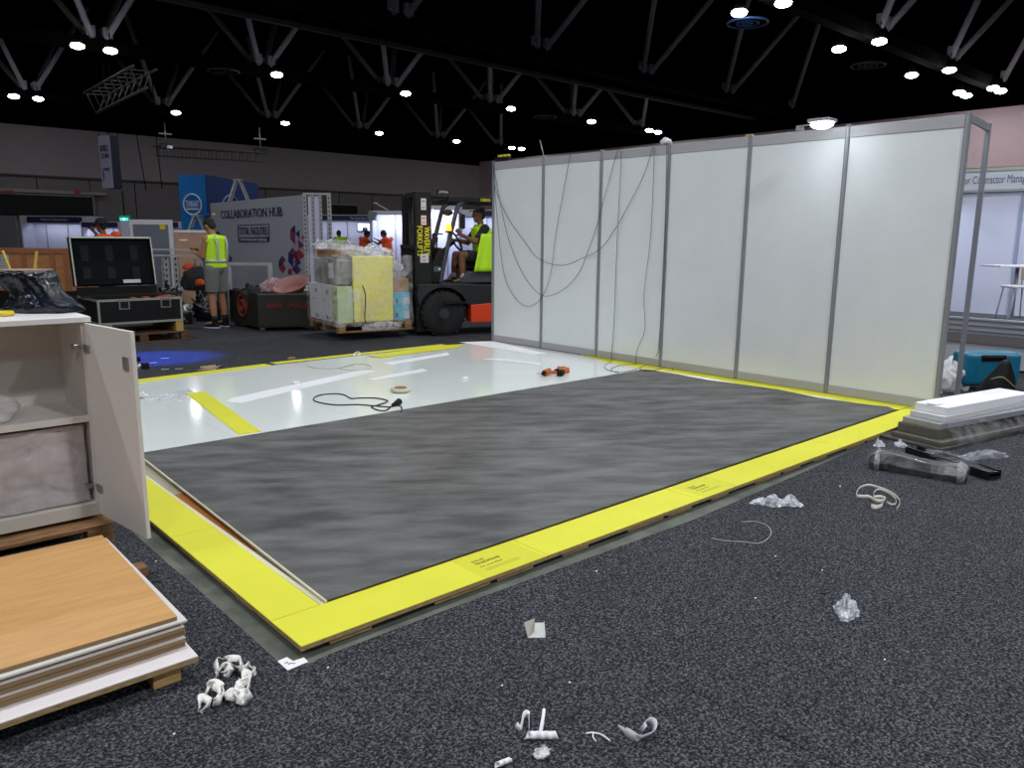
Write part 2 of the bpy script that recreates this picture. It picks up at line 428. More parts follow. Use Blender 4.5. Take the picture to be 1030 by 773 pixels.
# trench between left border and vinyl
MB().bx(.225, .36, .26, .98, .018, .0295).build('filler_strip', 'tan', plat)
MB().bx(.225, .36, .98, 2.05, .018, .0295).build('filler_strip', 'brown', plat)
MB().bx(.225, .36, 2.05, 4.2, .018, .0295).build('filler_strip', 'tan', plat)
def yboard(poly, label, split=None, name='border_board', group=None, z0=.03, z1=.05, edge=True):
    t = thing(name, label, 'floor board', (0, 0, 0), 0, group)
    if edge: MB().prism(poly, z0, z1-.003).build('board_core', 'ply', t)
    MB().prism(poly, z1-.003 if edge else z0, z1).build('yellow_face', 'yellow', t)
    return t
b1 = yboard([(0, 0), (1.24, 0), (1.24, .245), (0, .245)], 'yellow border board at the near corner of the stand, printed label at its right end')
b2 = yboard([(1.243, 0), (2.45, 0), (2.45, .245), (1.243, .245)], 'second yellow border board along the front edge, plain, between two printed ones')
b3 = yboard([(2.453, 0), (4.2, 0), (4.2, .245), (2.453, .245)], 'third yellow border board along the front edge, small print at its left end')
b4 = yboard([(4.203, 0), (6.12, 0), (6.12, .245), (4.203, .245)], 'yellow border board along the front edge ending at the white partition')
yboard([(0, .248), (.205, .248), (.212, 1.35), (0, 1.35)], 'yellow left border board, the nearer one beside the open trench')
yboard([(0, 1.353), (.212, 1.353), (.218, 2.9), (0, 2.9)], 'yellow left border board farther back, passing behind the open cabinet door')
yboard([(0, 2.903), (.219, 2.903), (.222, 4.3), (0, 4.3)], 'yellow left border board hidden mostly behind the cabinet door')
for ob in (MB().prism([(.214, .248), (.236, .248), (.236, 4.3), (.214, 4.3)], .03, .044).build('edge_strip', 'cream'),):
    tag(ob, 'long cream edge strip between the left yellow border and the trench', 'strip')
# printed labels
def prnt(parent, x, y, s):
    MB().bx(x-.06, x+.30*s, .004, .241, .0501, .0504).build('label_patch', 'yellow2', parent)
    xd, yd = (1, 0, 0), (0, 1, 0)
    text('print', 'SOLID', (x, y+.10*s, .0505), xd, yd, .07*s, .017*s, 'text_dark', parent, .0005)
    text('print', 'FOUNDATIONS', (x, y+.07*s, .0505), xd, yd, .14*s, .02*s, 'text_dark', parent, .0005)
    text('print', 'for your floor', (x, y+.035*s, .0505), xd, yd, .13*s, .015*s, 'text_dark', parent, .0005)
    for k in range(2):
        MB().bx(x, x+.2*s, y+.012*s-k*.014*s, y+.016*s-k*.014*s, .0504, .0507).build('small_print', mat('print_faint', '9a9c2a', .7), parent)
prnt(b1, .92, .06, 1.); prnt(b3, 2.56, .06, .95)
# far border pieces
def pz(*a, z=.052): return [(aZ(x, y, z).x, aZ(x, y, z).y) for x, y in a]
yboard([(.0, 5.55), (2.62, 5.86), (2.6, 6.02), (.0, 5.76)], 'long yellow strip along the far left edge of the white floor', group=None, z0=.0525, z1=.056, edge=False, name='border_strip')
yboard([(2.7, 5.92), (5.2, 6.0), (5.2, 6.12), (2.68, 6.06)], 'narrow yellow strip along the far edge of the white floor, middle', z0=.0525, z1=.056, edge=False, name='border_strip')
yboard(pz((370, 358.2), (440, 347.6), (466, 346.6), (462, 349.8), (410, 356.4), (384, 359.8), z=.058), 'wider yellow strip at the far right end of the back edge', z0=.0565, z1=.060, edge=False, name='border_strip')
yboard(pz((187, 396.3), (206, 394.4), (262.5, 434.8), (240.5, 438)), 'loose yellow board lying alone across the white floor', z0=.0525, z1=.058, edge=False, name='loose_board')
# yellow strip at the foot of the wall
wy = [(x, y) for x, y in ((588, 360.3), (603, 358.5))]
pw = [(6.0, 4.22), (5.97, 4.0), (5.8, 3.55), (5.74, 3.05), (5.78, 2.4), (5.84, 1.8), (5.80, 1.3), (5.86, .6), (5.92, .26), (6.12, .25), (6.12, .02), (6.14, .02), (6.14, 4.22)]
t = thing('border_strip', 'yellow strip along the foot of the white partition wall', 'floor board')
MB().prism([(5.99, 4.25), (5.80, 3.6), (5.76, 3.0), (5.78, .246), (6.12, .246), (6.12, 4.25)], .0525, .056).build('yellow_face', 'yellow', t)
tag(MB().prism([(5.60, 2.98), (5.76, 3.02), (5.80, 2.3), (5.74, 1.5), (5.78, .9), (5.70, .34), (5.6, .34)], .0565, .0575).build('underlay_strip', 'paper'), 'thin white sliver of underlay between vinyl and yellow wall strip', 'underlay')
# grey vinyl
gv = [(.237, .247), (.27, 1.2), (.335, 2.985), (2.0, 2.985), (5.74, 3.0), (5.75, 2.6), (5.70, 2.15), (5.77, 1.75), (5.80, 1.4), (5.72, .95), (5.76, .55), (5.82, .36), (5.78, .30), (5.74, .262), (3.0, .256), (1.2, .25)]
vs = thing('vinyl_sheet', 'dark grey streaked vinyl sheet covering the near half of the stand', 'vinyl flooring')
MB().prism(gv, .0555, .0595).build('sheet', 'vinyl', vs)
MB().prism([(.229, .242), (.262, 1.2), (.327, 2.98), (.3345, 2.98), (.2695, 1.2), (.2365, .242)], .0485, .0593).build('cut_edge', 'cream', vs)
tag(MB().prism([(.245, .26), (.343, 2.98), (5.58, 2.98), (5.58, .27)], .0485, .0552).build('underlay_board', 'cream'), 'cream underlay board showing its edge beneath the grey vinyl sheet', 'underlay')
# white paper strips on the gloss floor
def strip(pts, label, z=.0535, nm='paper_strip', m='paper', cat='paper strip'):
    return tag(MB().prism(pz(*pts), z, z+.0012).build(nm, m), label, cat)
strip([(226, 404.5), (234, 400.5), (368, 371.6), (378, 374.2), (242, 405.8)], 'longest white paper strip beside the loose yellow board')
strip([(385, 365.6), (450, 355), (452.5, 357.5), (394, 367.4)], 'white paper strip nearest the far yellow edge')
strip([(368, 382), (425, 371.2), (431, 373.4), (377, 383.2)], 'short white paper strip nearest the beige tape roll')
strip([(462, 344.5), (496, 343.6), (550, 356.2), (536, 357)], 'long white paper strip at the far foot of the partition')
strip([(485, 361.5), (500, 360.6), (545, 365.5), (543, 367.4)], 'white paper strip just behind the cordless drill')
for pts, lab in (([(188, 399), (196, 395.5), (190, 391.5), (175, 393.5)], 'crumpled translucent tape piece left of the loose yellow board'),):
    strip(pts, lab, nm='tape_piece', m='scrap', cat='tape')
for i, (x, y) in enumerate(((154, 402), (164, 401), (172, 402), (180, 402), (143, 396), (167, 398), (176, 398))):
    p = aZ(x, y, .055); MB()
    tag(crumple('tape_scrap', (p.x, p.y, .053), .10, .06, .012, 'scrap', i*1.3, i, 16), 'small clear tape scrap in the cluster behind the cabinet door', 'tape', 'clear tape scraps on the white floor')
strip([(137, 399), (146, 400.5), (137, 403)], 'small brown cardboard corner at the door edge', nm='card_piece', m='card', cat='cardboard')

# ------------------------------------------------------------------ partition wall
wall = thing('partition_wall', 'long white exhibition partition with grey posts, cables draped on its left', 'partition wall', (6.0, 0, .0565))
MB_ = MB
for i in range(6):
    y0 = .03+i*.99
    MB().bx(.012, .02, y0+.015, y0+.975, .085, 2.37).build('panel', 'panel', wall)
    MB().bx(0, .032, y0+.02, y0+.97, .004, .085).build('bottom_rail', 'railgrey', wall, .003)
    MB().bx(0, .032, y0+.02, y0+.97, 2.37, 2.47).build('top_rail', 'railgrey', wall, .003)
for i in range(7):
    y = .03+i*.99
    MB().bx(-.006, .038, y-.02, y+.02, 0, 2.485).build('post', 'alud', wall, .006)
    for zz in ((0.3, 2.3),): MB().bx(-.009, -.004, y-.004, y+.004, .02, 2.46).build('post_groove', 'alu', wall)
# return frame behind the wall end
rf = thing('return_frame', 'open grey metal return frame behind the right end of the partition', 'frame', (6.0, 0, 0))
e = aX(994.8, 124, 6.75); e2 = aX(962, 396, 6.75)
MB().bx(.73, .77, e.y-.02, e.y+.02, .007, 2.545).build('post', 'alud', rf, .006)
MB().bar((.04, .03, 2.50), (.75, e.y, 2.50), .03, .06).build('top_rail', 'alu', rf, .004)
MB().bar((.04, .03, .075), (.75, e.y, .03), .03, .04).build('bottom_rail', 'alu', rf, .004)
# cables on the wall
def wc(pts, name='power_cable', label='', z0=None, rad=.0034, X=5.985, extra=None):
    P = [aX(480+a/3.09, 140+b/3.09, X) for a, b in pts]
    for i, p in enumerate(P): p.x = X-.004*abs(math.sin(i*1.3))-.006
    if extra: P += [aZ(480+a/3.09, 140+b/3.09, .064) for a, b in extra]
    return tag(MB().tube(smooth_path(P), rad, 6).build(name, 'cable'), label, 'cable')
wc([(50, 72), (60, 160), (100, 250), (150, 320), (190, 370), (262, 393), (330, 370), (385, 340), (430, 280), (470, 210), (520, 110), (548, 22)], label='black cable sagging in the widest, highest loop across three panels')
wc([(50, 74), (75, 210), (105, 330), (150, 430), (205, 487), (265, 470), (315, 420), (345, 350), (375, 265), (400, 170), (438, 33)], label='black cable in the middle loop, rising again at the third panel')
wc([(50, 78), (65, 260), (85, 420), (120, 495), (160, 520), (200, 495), (230, 420), (245, 300), (270, 160), (292, 42)], label='black cable with the lowest loop, rising again on the second panel')
wc([(449, 31), (445, 150), (437, 300), (430, 480), (425, 600), (418, 672)], label='black cable hanging straight down the third panel, the left one of two', extra=[(416, 690), (395, 708), (420, 722), (470, 722), (500, 712)])
wc([(552, 22), (547, 180), (538, 330), (520, 480), (523, 590), (500, 650), (494, 682)], label='black cable hanging in a gentle wave at the middle of the wall', extra=[(492, 700), (450, 702), (415, 716), (440, 728)])
wc([(590, 12), (588, 200), (582, 400), (572, 560), (565, 650), (560, 670)], label='black cable hanging close beside the fourth post', extra=[(540, 697), (505, 712), (530, 722), (575, 712), (600, 706), (608, 718)])
# things on the wall top
pb = aX(504, 161, 6.0)
pt = thing('power_board', 'yellow and black power board resting on the far left top of the partition', 'power board', (6.015, pb.y, 2.545))
MB().bx(-.03, .03, -.17, .12, -.003, .04).build('body', 'black', pt, .006)
for k in range(3): MB().bx(-.025, .025, -.15+k*.08, -.1+k*.08, .0405, .07).build('plug', mat('plug_yellow', 'c9b52c', .6), pt, .005)
tag(lump('plastic_cover', (6.015, aX(669, 142, 6.0).y, 2.538), (.04, .07, .045), 'boxw', None, .3, 2, 4, 3), 'small pale plastic cover folded over the fourth post top', 'cover')
tag(MB().tube([(6.015, 4.99, 2.545), (6.0, 5.05, 2.74)], .006).build('thin_rod', 'alu'), 'thin metal rod sticking up from the second post', 'rod')
tag(MB().bx(6.0, 6.03, 2.0, 2.07, 2.5275, 2.545).build('yellow_clip', mat('clip_yellow', 'c9a52c', .6)), 'tiny yellow clip on the top rail of the partition', 'clip')
fl = thing('arm_floodlight', 'bright white arm floodlight clamped to the top of the partition', 'lamp', (6.0, 1.35, 2.53))
L = aX(827, 123, 5.62); L0 = aX(804, 129, 6.0)
fl.location = (6.0, L0.y, 2.528)
lv = L-Vector(fl.location)
MB().bx(-.012, .045, -.03, .03, -.0003, .05).build('clamp', 'alu', fl, .005)
MB().tube([(.0, 0, .04), (lv.x*.75, lv.y*.9, lv.z+.01), lv], .008).build('arm', 'alu', fl)
MB().box((lv.x, lv.y, lv.z+.012), (.17, .20, .03)).build('housing', 'alu', fl, .01)
MB().ell((lv.x, lv.y, lv.z-.02), (.085, .10, .036)).build('lens', 'lensw', fl)

# ------------------------------------------------------------------ tools and cords on the stand
dr = thing('cordless_drill', 'orange and black cordless drill lying on the white floor', 'drill', aZ(549, 378, .0525), math.radians(205))
MB().cyl((-.10, 0, .035), (.05, 0, .035), .032, .034).build('motor_body', 'orange', dr, .004)
MB().cyl((.05, 0, .035), (.10, 0, .035), .026, .016).build('chuck', 'black', dr)
MB().cyl((-.115, 0, .035), (-.10, 0, .035), .022, .031).build('end_cap', 'black', dr)
MB().box((-.06, .075, .03), (.035, .11, .032), Matrix.Rotation(.15, 3, 'Z')).build('handle', 'orange', dr, .01)
MB().box((-.055, .15, .032), (.11, .055, .06)).build('battery', 'black', dr, .008)
d2 = thing('impact_driver', 'orange and black impact driver with a long bit, beside the drill', 'drill', aZ(565, 376, .0525), math.radians(150))
MB().cyl((-.08, 0, .035), (.04, 0, .035), .033, .033).build('motor_body', 'orange', d2, .004)
MB().cyl((.04, 0, .035), (.08, 0, .035), .024, .015).build('chuck', 'black', d2)
MB().cyl((.08, 0, .035), (.28, .0, .008), .005, .004, 8).build('bit', 'steel', d2)
MB().box((-.03, -.06, .028), (.035, .1, .03)).build('handle', 'black', d2, .01)
MB().box((-.03, -.115, .032), (.09, .05, .055)).build('battery', 'orange', d2, .008)
def c2(pts, z=.058, s=5.15, ox=290, oy=340): return [aZ(ox+a/s, oy+b/s, z) for a, b in pts]
ec = thing('extension_cord', 'thin black cord in a loop on the white floor, ending in a plug', 'cord')
MB().tube(smooth_path(c2([(585, 388), (588, 365), (575, 352), (520, 358), (440, 352), (360, 346), (250, 348), (160, 335), (130, 318), (160, 298), (235, 290), (290, 296), (325, 314), (370, 312), (450, 312), (505, 322), (510, 333), (450, 352), (430, 356), (455, 372), (500, 378), (530, 360), (555, 348)])), .006, 6).build('lead', 'cordm', ec)
pp = c2([(540, 355), (575, 342)])
MB().cyl(pp[0]+Vector((0, 0, .01)), pp[1]+Vector((0, 0, .02)), .014, .03).build('plug', 'black', ec)
tag(MB().tube(smooth_path(c2([(100, 146), (150, 158), (240, 160), (280, 152), (330, 138), (400, 138), (430, 150), (405, 163), (330, 168), (280, 163), (272, 156), (340, 142)])), .003, 6).build('pale_wire', mat('wire_pale', 'a8a79c', .5)), 'thin pale wire coiled near the far edge of the white floor', 'wire')
tag(MB().tube(smooth_path(c2([(340, 92), (345, 80), (362, 74), (372, 80), (365, 90)])), .008, 6).build('tape_loop', 'paper'), 'small white loop of tape on the far yellow edge', 'tape')
tr = thing('tape_roll', 'beige roll of tape lying flat on the white floor', 'tape roll', aZ(403, 394.5, .0525))
MB().ring((0, 0, .024), .075, .02, seg=24).build('tape', mat('tape_beige', 'c9c8ae', .6), tr)
MB().loft([[Vector((r*math.cos(k*math.pi/12), r*math.sin(k*math.pi/12), z)) for k in range(24)] for r, z in ((.058, .002), (.058, .046), (.052, .046), (.052, .002))], True).build('core', 'card', tr)
for i, (x, y) in enumerate(((468, 381.5), (298, 386))):
    tag(lump('paper_crumb', aZ(x, y, .0525), (.04, .03, .015), 'paper', None, .4, 2, i+20, 3), ('white crumb of paper right of the beige tape roll', 'white crumb of paper left above the black cord')[i], 'crumb')

# ------------------------------------------------------------------ cabinet on a pallet (left)
CXR, CYF = -.235, 1.585
cab = thing('cabinet', 'white cabinet with one door wide open, standing on a pallet', 'cabinet', (CXR, CYF, .148))
zb, zt, dep, wid = .015, .945, .46, 1.30
MB().bx(-.018, 0, 0, dep, zb, zt).build('side_panel', 'white', cab, .001)
MB().bx(-wid, -wid+.018, 0, dep, zb, zt).build('side_panel', 'white', cab, .001)
MB().bx(-wid+.018, -.018, dep-.012, dep, zb, zt).build('back_panel', 'whitein', cab)
MB().bx(-wid+.018, -.018, .0, dep-.012, zb, zb+.06).build('base_panel', 'whitein', cab, .001)
sh = aY(87.5, 418.4, CYF).z-.148
MB().bx(-wid+.018, -.018, .002, dep-.012, sh-.03, sh).build('shelf', 'white', cab, .001)
MB().bx(-wid+.018, -.018, .03, .05, zb+.06, sh-.03).build('inner_divider', 'whitein', cab) if False else None
MB().bx(-wid-.01, .022, -.025, dep+.01, zt+.003, zt+.028).build('top_panel', mat('laminate_top', 'e6e4e4', .4), cab, .002)
hp, op = Vector((0.0, 0.0)), Vector((-.168-CXR, 1.104-CYF))
dd = (op-hp).normalized(); ang = math.atan2(dd.y, dd.x)
dl = .485
dor = MB().box((dl/2, 0, (zb+zt)/2+.0), (dl, .018, zt-zb-.004)).build('door', 'white', cab, .0015)
dor.location = (.0, -.004, 0); dor.rotation_euler = (0, 0, ang)
MB().box((dl-.06, -.013, .80), (.045, .008, .06)).build('lock_plate', 'steel', dor, .001)
MB().cyl((dl-.04, .010, .785), (dl-.04, .045, .785), .011).build('lock_cylinder', 'steel', dor)
MB().box((dl-.035, .058, .785), (.022, .03, .028)).build('key_head', 'black', dor, .004)
MB().box((dl-.06, .03, .815), (.03, .035, .022)).build('knob', 'black', dor, .004)
for z in (.155, .83):
    hg = MB().box((.03, -.015, z), (.05, .012, .035)).build('hinge', 'steel', dor, .002)
    MB().bx(-.05, -.0185, .02, .08, z-.012, z+.012).build('hinge_arm', 'steel', cab, .003)
# bubble-wrapped parcel in the lower bay
pk = thing('wrapped_parcel', 'large parcel in bubble wrap filling the lower bay of the cabinet', 'parcel', (CXR-.03, CYF+.015, .148+zb+.063))
ph = sh-.03-zb-.063-.012
MB().bx(-.96, -.03, .05, .38, .004, ph-.02).build('packed_panel', mat('parcel_grey', 'a79f9f', .7), pk, .02)
bm = bmesh.new(); bmesh.ops.create_grid(bm, x_segments=60, y_segments=30, size=.5)
for v in bm.verts:
    x, y = v.co.x, v.co.y
    zz = (y+.5)*(ph-.008)+.003
    d = .018*noise.fractal(Vector((x*6, y*3, 1)), 1, 2, 4)+.02*math.sin((x+.5)*math.pi)*math.sin((y+.5)*math.pi)+.03*max(0, .25-(y+.5))
    v.co = Vector((-.005-(.5-x)*.97, .035-d, zz))
me = bpy.data.meshes.new('bubble_wrap'); bm.to_mesh(me); bm.free()
for p in me.polygons: p.use_smooth = True
me.materials.append(M['bubble']); ob = bpy.data.objects.new('bubble_wrap', me); COL.objects.link(ob); ob.parent = pk
ob.modifiers.new('s', 'SOLIDIFY').thickness = .003
tag(lump('bubble_bag', (CXR-.50, CYF+.17, .148+sh), (.22, .14, .09), 'bubble', None, .25, 1.6, 3, 4), 'white bubble-wrapped packet lying on the middle shelf of the cabinet', 'packet')
# things on the cabinet top
TZ = .148+zt+.028
bg = thing('wrapped_bundle', 'dark bundle in glossy black film on top of the cabinet', 'bundle', aZ(40, 314, TZ))
bg.rotation_euler = (0, 0, RZ)
def sheet_bundle():
    rg = []
    prof = [(0, .19, .10, 0), (.02, .185, .10, -.005), (.05, .15, .09, .0), (.09, .12, .08, .0), (.13, .125, .085, -.01), (.165, .15, .095, -.04), (.19, .155, .10, -.045), (.205, .13, .085, -.035)]
    prof = [(-.0, .16, .09, .0), (.012, .178, .10, .0), (.03, .165, .10, .02), (.055, .14, .09, .025), (.085, .125, .08, .012), (.115, .12, .08, -.01), (.145, .125, .085, -.035), (.168, .13, .09, -.05), (.185, .125, .09, -.055), (.197, .10, .08, -.05)]
    for j, (z, a, b, dx) in enumerate(prof):
        ring = []
        for k in range(64):
            th = k*2*math.pi/64
            n = noise.fractal(Vector((math.cos(th)*2.2, math.sin(th)*2.2, z*14+3)), 1, 2, 5)
            q = 1+.22*n+(.10*math.sin(7*th+z*30) if z < .06 else .03*math.sin(5*th))
            cs, sn = math.cos(th), math.sin(th)
            e = .75
            ring.append(Vector((dx+a*q*math.copysign(abs(cs)**e, cs), b*q*math.copysign(abs(sn)**e, sn), z+(.0 if z == 0 else .012*noise.noise(Vector((cs*3, sn*3, z*9)))))))
        rg.append(ring)
    return rg
MB().loft(sheet_bundle()).build('black_film', mat('black_film', '08090c', .22, spec=.5, bump=1., bscale=22, c2='081626', nscale=8, coat=.1), bg)
MB().prism([(-.16, -.065), (-.02, -.08), (.055, -.05), (.05, .06), (-.1, .07), (-.16, .03)], .188, .206).build('cardboard_top', mat('muddy_card', '8d7c70', .5, bump=.6, bscale=30), bg, .004)
for i, (x0, y0, x1, y1) in enumerate(((11.5, 271.5, 2.5, 252.5), (34, 270, 37, 253))):
    bD = (Vector(bg.location)-Vector((CX, CY, 0))).dot(Vector((F_[0], F_[1], 0)))
    tag(MB().bar(aD(x0, y0, bD+.03)-Vector((0, 0, .025)), aD(x1, y1, bD+.05), .010, .010).build('yellow_stick', mat('stick_yellow', 'b9a045', .7)), ('thin yellow stick poking up-left out of the black bundle', 'thin yellow stick poking straight up out of the black bundle')[i], 'stick')
tag(MB().ring(aZ(3, 315.5, TZ+.012), .035, .012, seg=16).build('yellow_tape_roll', mat('tape_yellow', 'd6c020', .5)), 'yellow tape roll at the left frame edge on the cabinet top', 'tape roll')
# pallets
def pallet(name, label, loc, rz, lx, ly, m='wood', group=None, boards=5):
    t = thing(name, label, 'pallet', loc, rz, group)
    for j in range(3):
        y = (-ly/2+.05, 0, ly/2-.05)[j]
        MB().bx(-lx/2, lx/2, y-.05, y+.05, 0, .02).build('bottom_board', m, t, .003)
        for i in range(3):
            x = (-lx/2+.06, 0, lx/2-.06)[i]
            MB().bx(x-.055, x+.055, y-.048, y+.048, .02, .10).build('block', m, t, .003)
    for i in range(3):
        x = (-lx/2+.06, 0, lx/2-.06)[i]
        MB().bx(x-.055, x+.055, -ly/2, ly/2, .10, .12).build('stringer', m, t, .003)
    for j in range(boards):
        y = -ly/2+.06+(ly-.12)*j/(boards-1)
        MB().bx(-lx/2, lx/2, y-.058, y+.058, .12, .14).build('deck_board', m, t, .003)
    return t
pallet('pallet', 'worn brown pallet beneath the open white cabinet', (-.79, 1.86, .0075), 0, 1.15, .78, 'wood')

# ------------------------------------------------------------------ board stack (front left)
SX, SY = -.335, .19
base = thing('support_pallet', 'pale wooden pallet under the stack of boards', 'pallet', (0, 0, 0))
MB().bx(-.60, -.205, 1.02, 1.10, .03, .07).build('stub_board', 'wood', base, .003); MB().bx(-.36, -.27, 1.02, 1.11, .0075, .0295).build('block', 'wood', base, .003)
for x in (-.42, -1.05, -1.66):
    for y in (.17, .66, 1.12):
        MB().bx(x-.045, x+.045, y-.04, y+.05, .0075, .072).build('block', mat('pine', 'c09c66', .7, c2='a27f4c', nscale=14, stretch=(1,5,5)), base, .003)
stack = [(-.325, .10, .0722, .022, 'boxw', 'white-faced board at the very bottom of the stack, sticking out furthest', 'ply', 1.13, -.006),
         (-.335, .19, .0945, .020, 'oak', 'second board from the bottom of the stack, wood-toned', 'oakedge', 1.15, .004),
         (-.335, .18, .115, .017, 'white', 'third board from the bottom of the stack, pale top', 'oakedge', 1.14, -.004),
         (-.33, .195, .1325, .020, 'oak', 'fourth board from the bottom of the stack', 'oakedge', 1.15, .006),
         (-.335, .185, .153, .018, 'white', 'fifth board from the bottom, third from the top of the stack', 'oakedge', 1.14, .0),
         (-.34, .2, .1715, .012, 'oak', 'thin board just under the white one near the stack top', 'oakedge', 1.14, .003),
         (-.325, .185, .184, .008, 'white', 'white board directly under the wooden top board, its right edge showing', 'white', 1.16, .0),
         (-.352, .2, .1925, .016, 'oak', 'beech-coloured wooden board lying on top of the stack', 'oakedge', 1.165, -.012)]
for (x1, y0, z, h, m, lab, em, y1, sk) in stack:
    t = thing('furniture_board', lab, 'board', (x1, y0, z), sk)
    if m == 'boxw': m = mat('board_white_top', 'e6dfe0', .5)
    MB().bx(-1.42, 0, 0, y1-y0, 0, h*.82).build('core', em, t, .001)
    MB().bx(-1.42, 0, 0, y1-y0, h*.82, h).build('top_face', m, t, .001)

# ------------------------------------------------------------------ pile of panels (right)
P0 = Vector((5.02, -.385, 0)); PR = math.radians(-11)
def pboard(dx, dy, ln, wd, z0, z1, m, lab, rz=0., bev=.004, cat='foam panel'):
    t = MB().bx(0, ln, 0, wd, 0, z1-z0).build('panel', m, None, bev)
    c, s = math.cos(PR), math.sin(PR)
    t.location = (P0.x+dx*c-dy*s, P0.y+dx*s+dy*c, z0); t.rotation_euler = (0, 0, PR+rz); t.name = 'packed_panel'
    return tag(t, lab, cat)
pboard(-.235, -.125, 1.55, .50, .0075, .03, mat('dark_panel', '4a4742', .6), 'dark flat panel at the very bottom of the right-hand pile', .02)
pboard(-.20, -.10, 1.5, .40, .0305, .065, mat('dark_panel2', '595650', .6), 'second dark panel from the floor in the right-hand pile', -.015)
pboard(-.13, -.03, 1.4, .32, .0655, .135, mat('dark_block', '5b584f', .6), 'thick brownish panel in the middle of the right-hand pile', .01)
pboard(-.12, -.03, 1.45, .30, .1355, .18, 'alu', 'grey metallic-edged panel third from the top of the right-hand pile', -.03)
pboard(-.05, -.02, 1.4, .27, .1805, .225, mat('foam_white2', 'c9cacb', .7), 'off-white panel second from the top of the right-hand pile', .012)
pboard(0, .0, 1.2, .25, .2255, .285, mat('foam_white', 'e9ebf0', .7), 'clean white panel on top of the right-hand pile')
pf = MB()
rg = []
for i in range(13):
    x = -.05+i*.115; a = .012*math.sin(i*2.1)
    rg.append([Vector((x, -.13+a, .012)), Vector((x, -.12-a, .07)), Vector((x, -.05, .13+a)), Vector((x, -.045, .19+a)), Vector((x, .27, .19)), Vector((x, .40+a, .02))])
pw_ = pf.loft(rg, caps=False).build('stretch_wrap', 'wrapd'); pw_.location = P0; pw_.rotation_euler = (0, 0, PR)
pw_.location.z = .0; tag(pw_, 'clear stretch film wound around the lower panels of the right-hand pile', 'plastic film')
tag(lump('tape_ring', P0+Vector((.10, .12, .2855)), (.085, .05, .012), 'paper', None, .1, 2, 2, 3), 'flat white tape ring lying on the topmost white panel', 'tape')
tag(crumple('film_scrap', aZ(990, 460, .0075), .26, .06, .05, 'wrapd', RZ+.35, 8), 'clear film tail trailing from the foot of the right-hand pile', 'plastic film')
# black parcels in film
k1 = thing('film_wrapped_bar', 'long dark bar in shiny film lying nearest on the carpet by the pile', 'parcel', aZ(928, 482, .0075))
A, B = aZ(874, 470, .0)-Vector(k1.location), aZ(973, 486, .0)-Vector(k1.location); A.z = B.z = 0
def bentbar(A, B, w, h, n=14, sag=.03, seed=0):
    d = (B-A); L = d.length; d.normalize(); s = Vector((-d.y, d.x, 0)); rg = []
    for i in range(n+1):
        t = i/n; k = 1. if 0 < i < n else .45
        c = A+(B-A)*t+s*sag*math.sin(t*math.pi); q = .008*noise.noise(Vector((i*.8, seed, 0)))
        hh = h*(1+.12*math.sin(t*7+seed))*(.6+.4*k)
        ww = w*k+.0
        rg.append([c-s*ww*.5+Vector((0, 0, 0.001)), c-s*ww*.56+Vector((0, 0, hh*.45)), c-s*ww*.3+Vector((0, 0, hh+q)), c+s*ww*.3+Vector((0, 0, hh-q)), c+s*ww*.55+Vector((0, 0, hh*.5)), c+s*ww*.5+Vector((0, 0, 0.001))])
    return rg
MB().loft(bentbar(A, B, .17, .10, sag=.02), smooth=False).build('dark_core', mat('dark_core', '131415', .3, .2, c2='3c3b3a', nscale=14, stretch=(1,1,6)), k1, .006)
MB().loft(bentbar(A*1.03, B*1.03, .182, .108, sag=.02, seed=.4), smooth=False).build('film', film('bar_film', 'd0d4da', .07, .06, 12, .22, .9), k1)
for t_ in (.1, .93):
    C_ = A+(B-A)*t_; d_ = (B-A).normalized()
    MB().loft(bentbar(C_-d_*.035, C_+d_*.035, .174, .113, n=3, sag=0)).build('tape_band', film('grey_tape', 'c6c8ce', .5, .1, 20, .4, .6), k1)
k2 = thing('black_channel', 'black glossy tray lying behind the film-wrapped bar', 'tray', aZ(958, 470, .0075))
A, B = aZ(916, 458, .0)-Vector(k2.location), aZ(1000, 484, .0)-Vector(k2.location); A.z = B.z = 0
d = (B-A).normalized(); s = Vector((-d.y, d.x, 0))
MB().bar(A+Vector((0, 0, .012)), B+Vector((0, 0, .012)), .12, .018).build('base', 'blackg', k2, .003)
for q in (-1, 1): MB().bar(A+s*q*.055+Vector((0, 0, .04)), B+s*q*.055+Vector((0, 0, .035)), .012, .045).build('side_wall', 'blackg', k2, .003)
MB().bar(A+(B-A)*.45+Vector((0, 0, .05)), B+Vector((0, 0, .045)), .10, .012).build('cover', 'blackg', k2, .003)
lump('film', (A+B)/2+Vector((0, 0, .03)), (.2, .07, .04), 'wrapd', k2, .3, 3, 5, 4, rz=math.atan2(d.y, d.x))
for i, (x, y, lb) in enumerate(((884.5, 449, 'small twist of white plastic left of the panel pile'), (905, 449.5, 'small twist of white plastic at the near corner of the panel pile'))):
    tag(crumple('plastic_twist', aZ(x, y, .0075), .05, .035, .05, 'scrap', i, 30+i, 20), lb, 'plastic scrap')

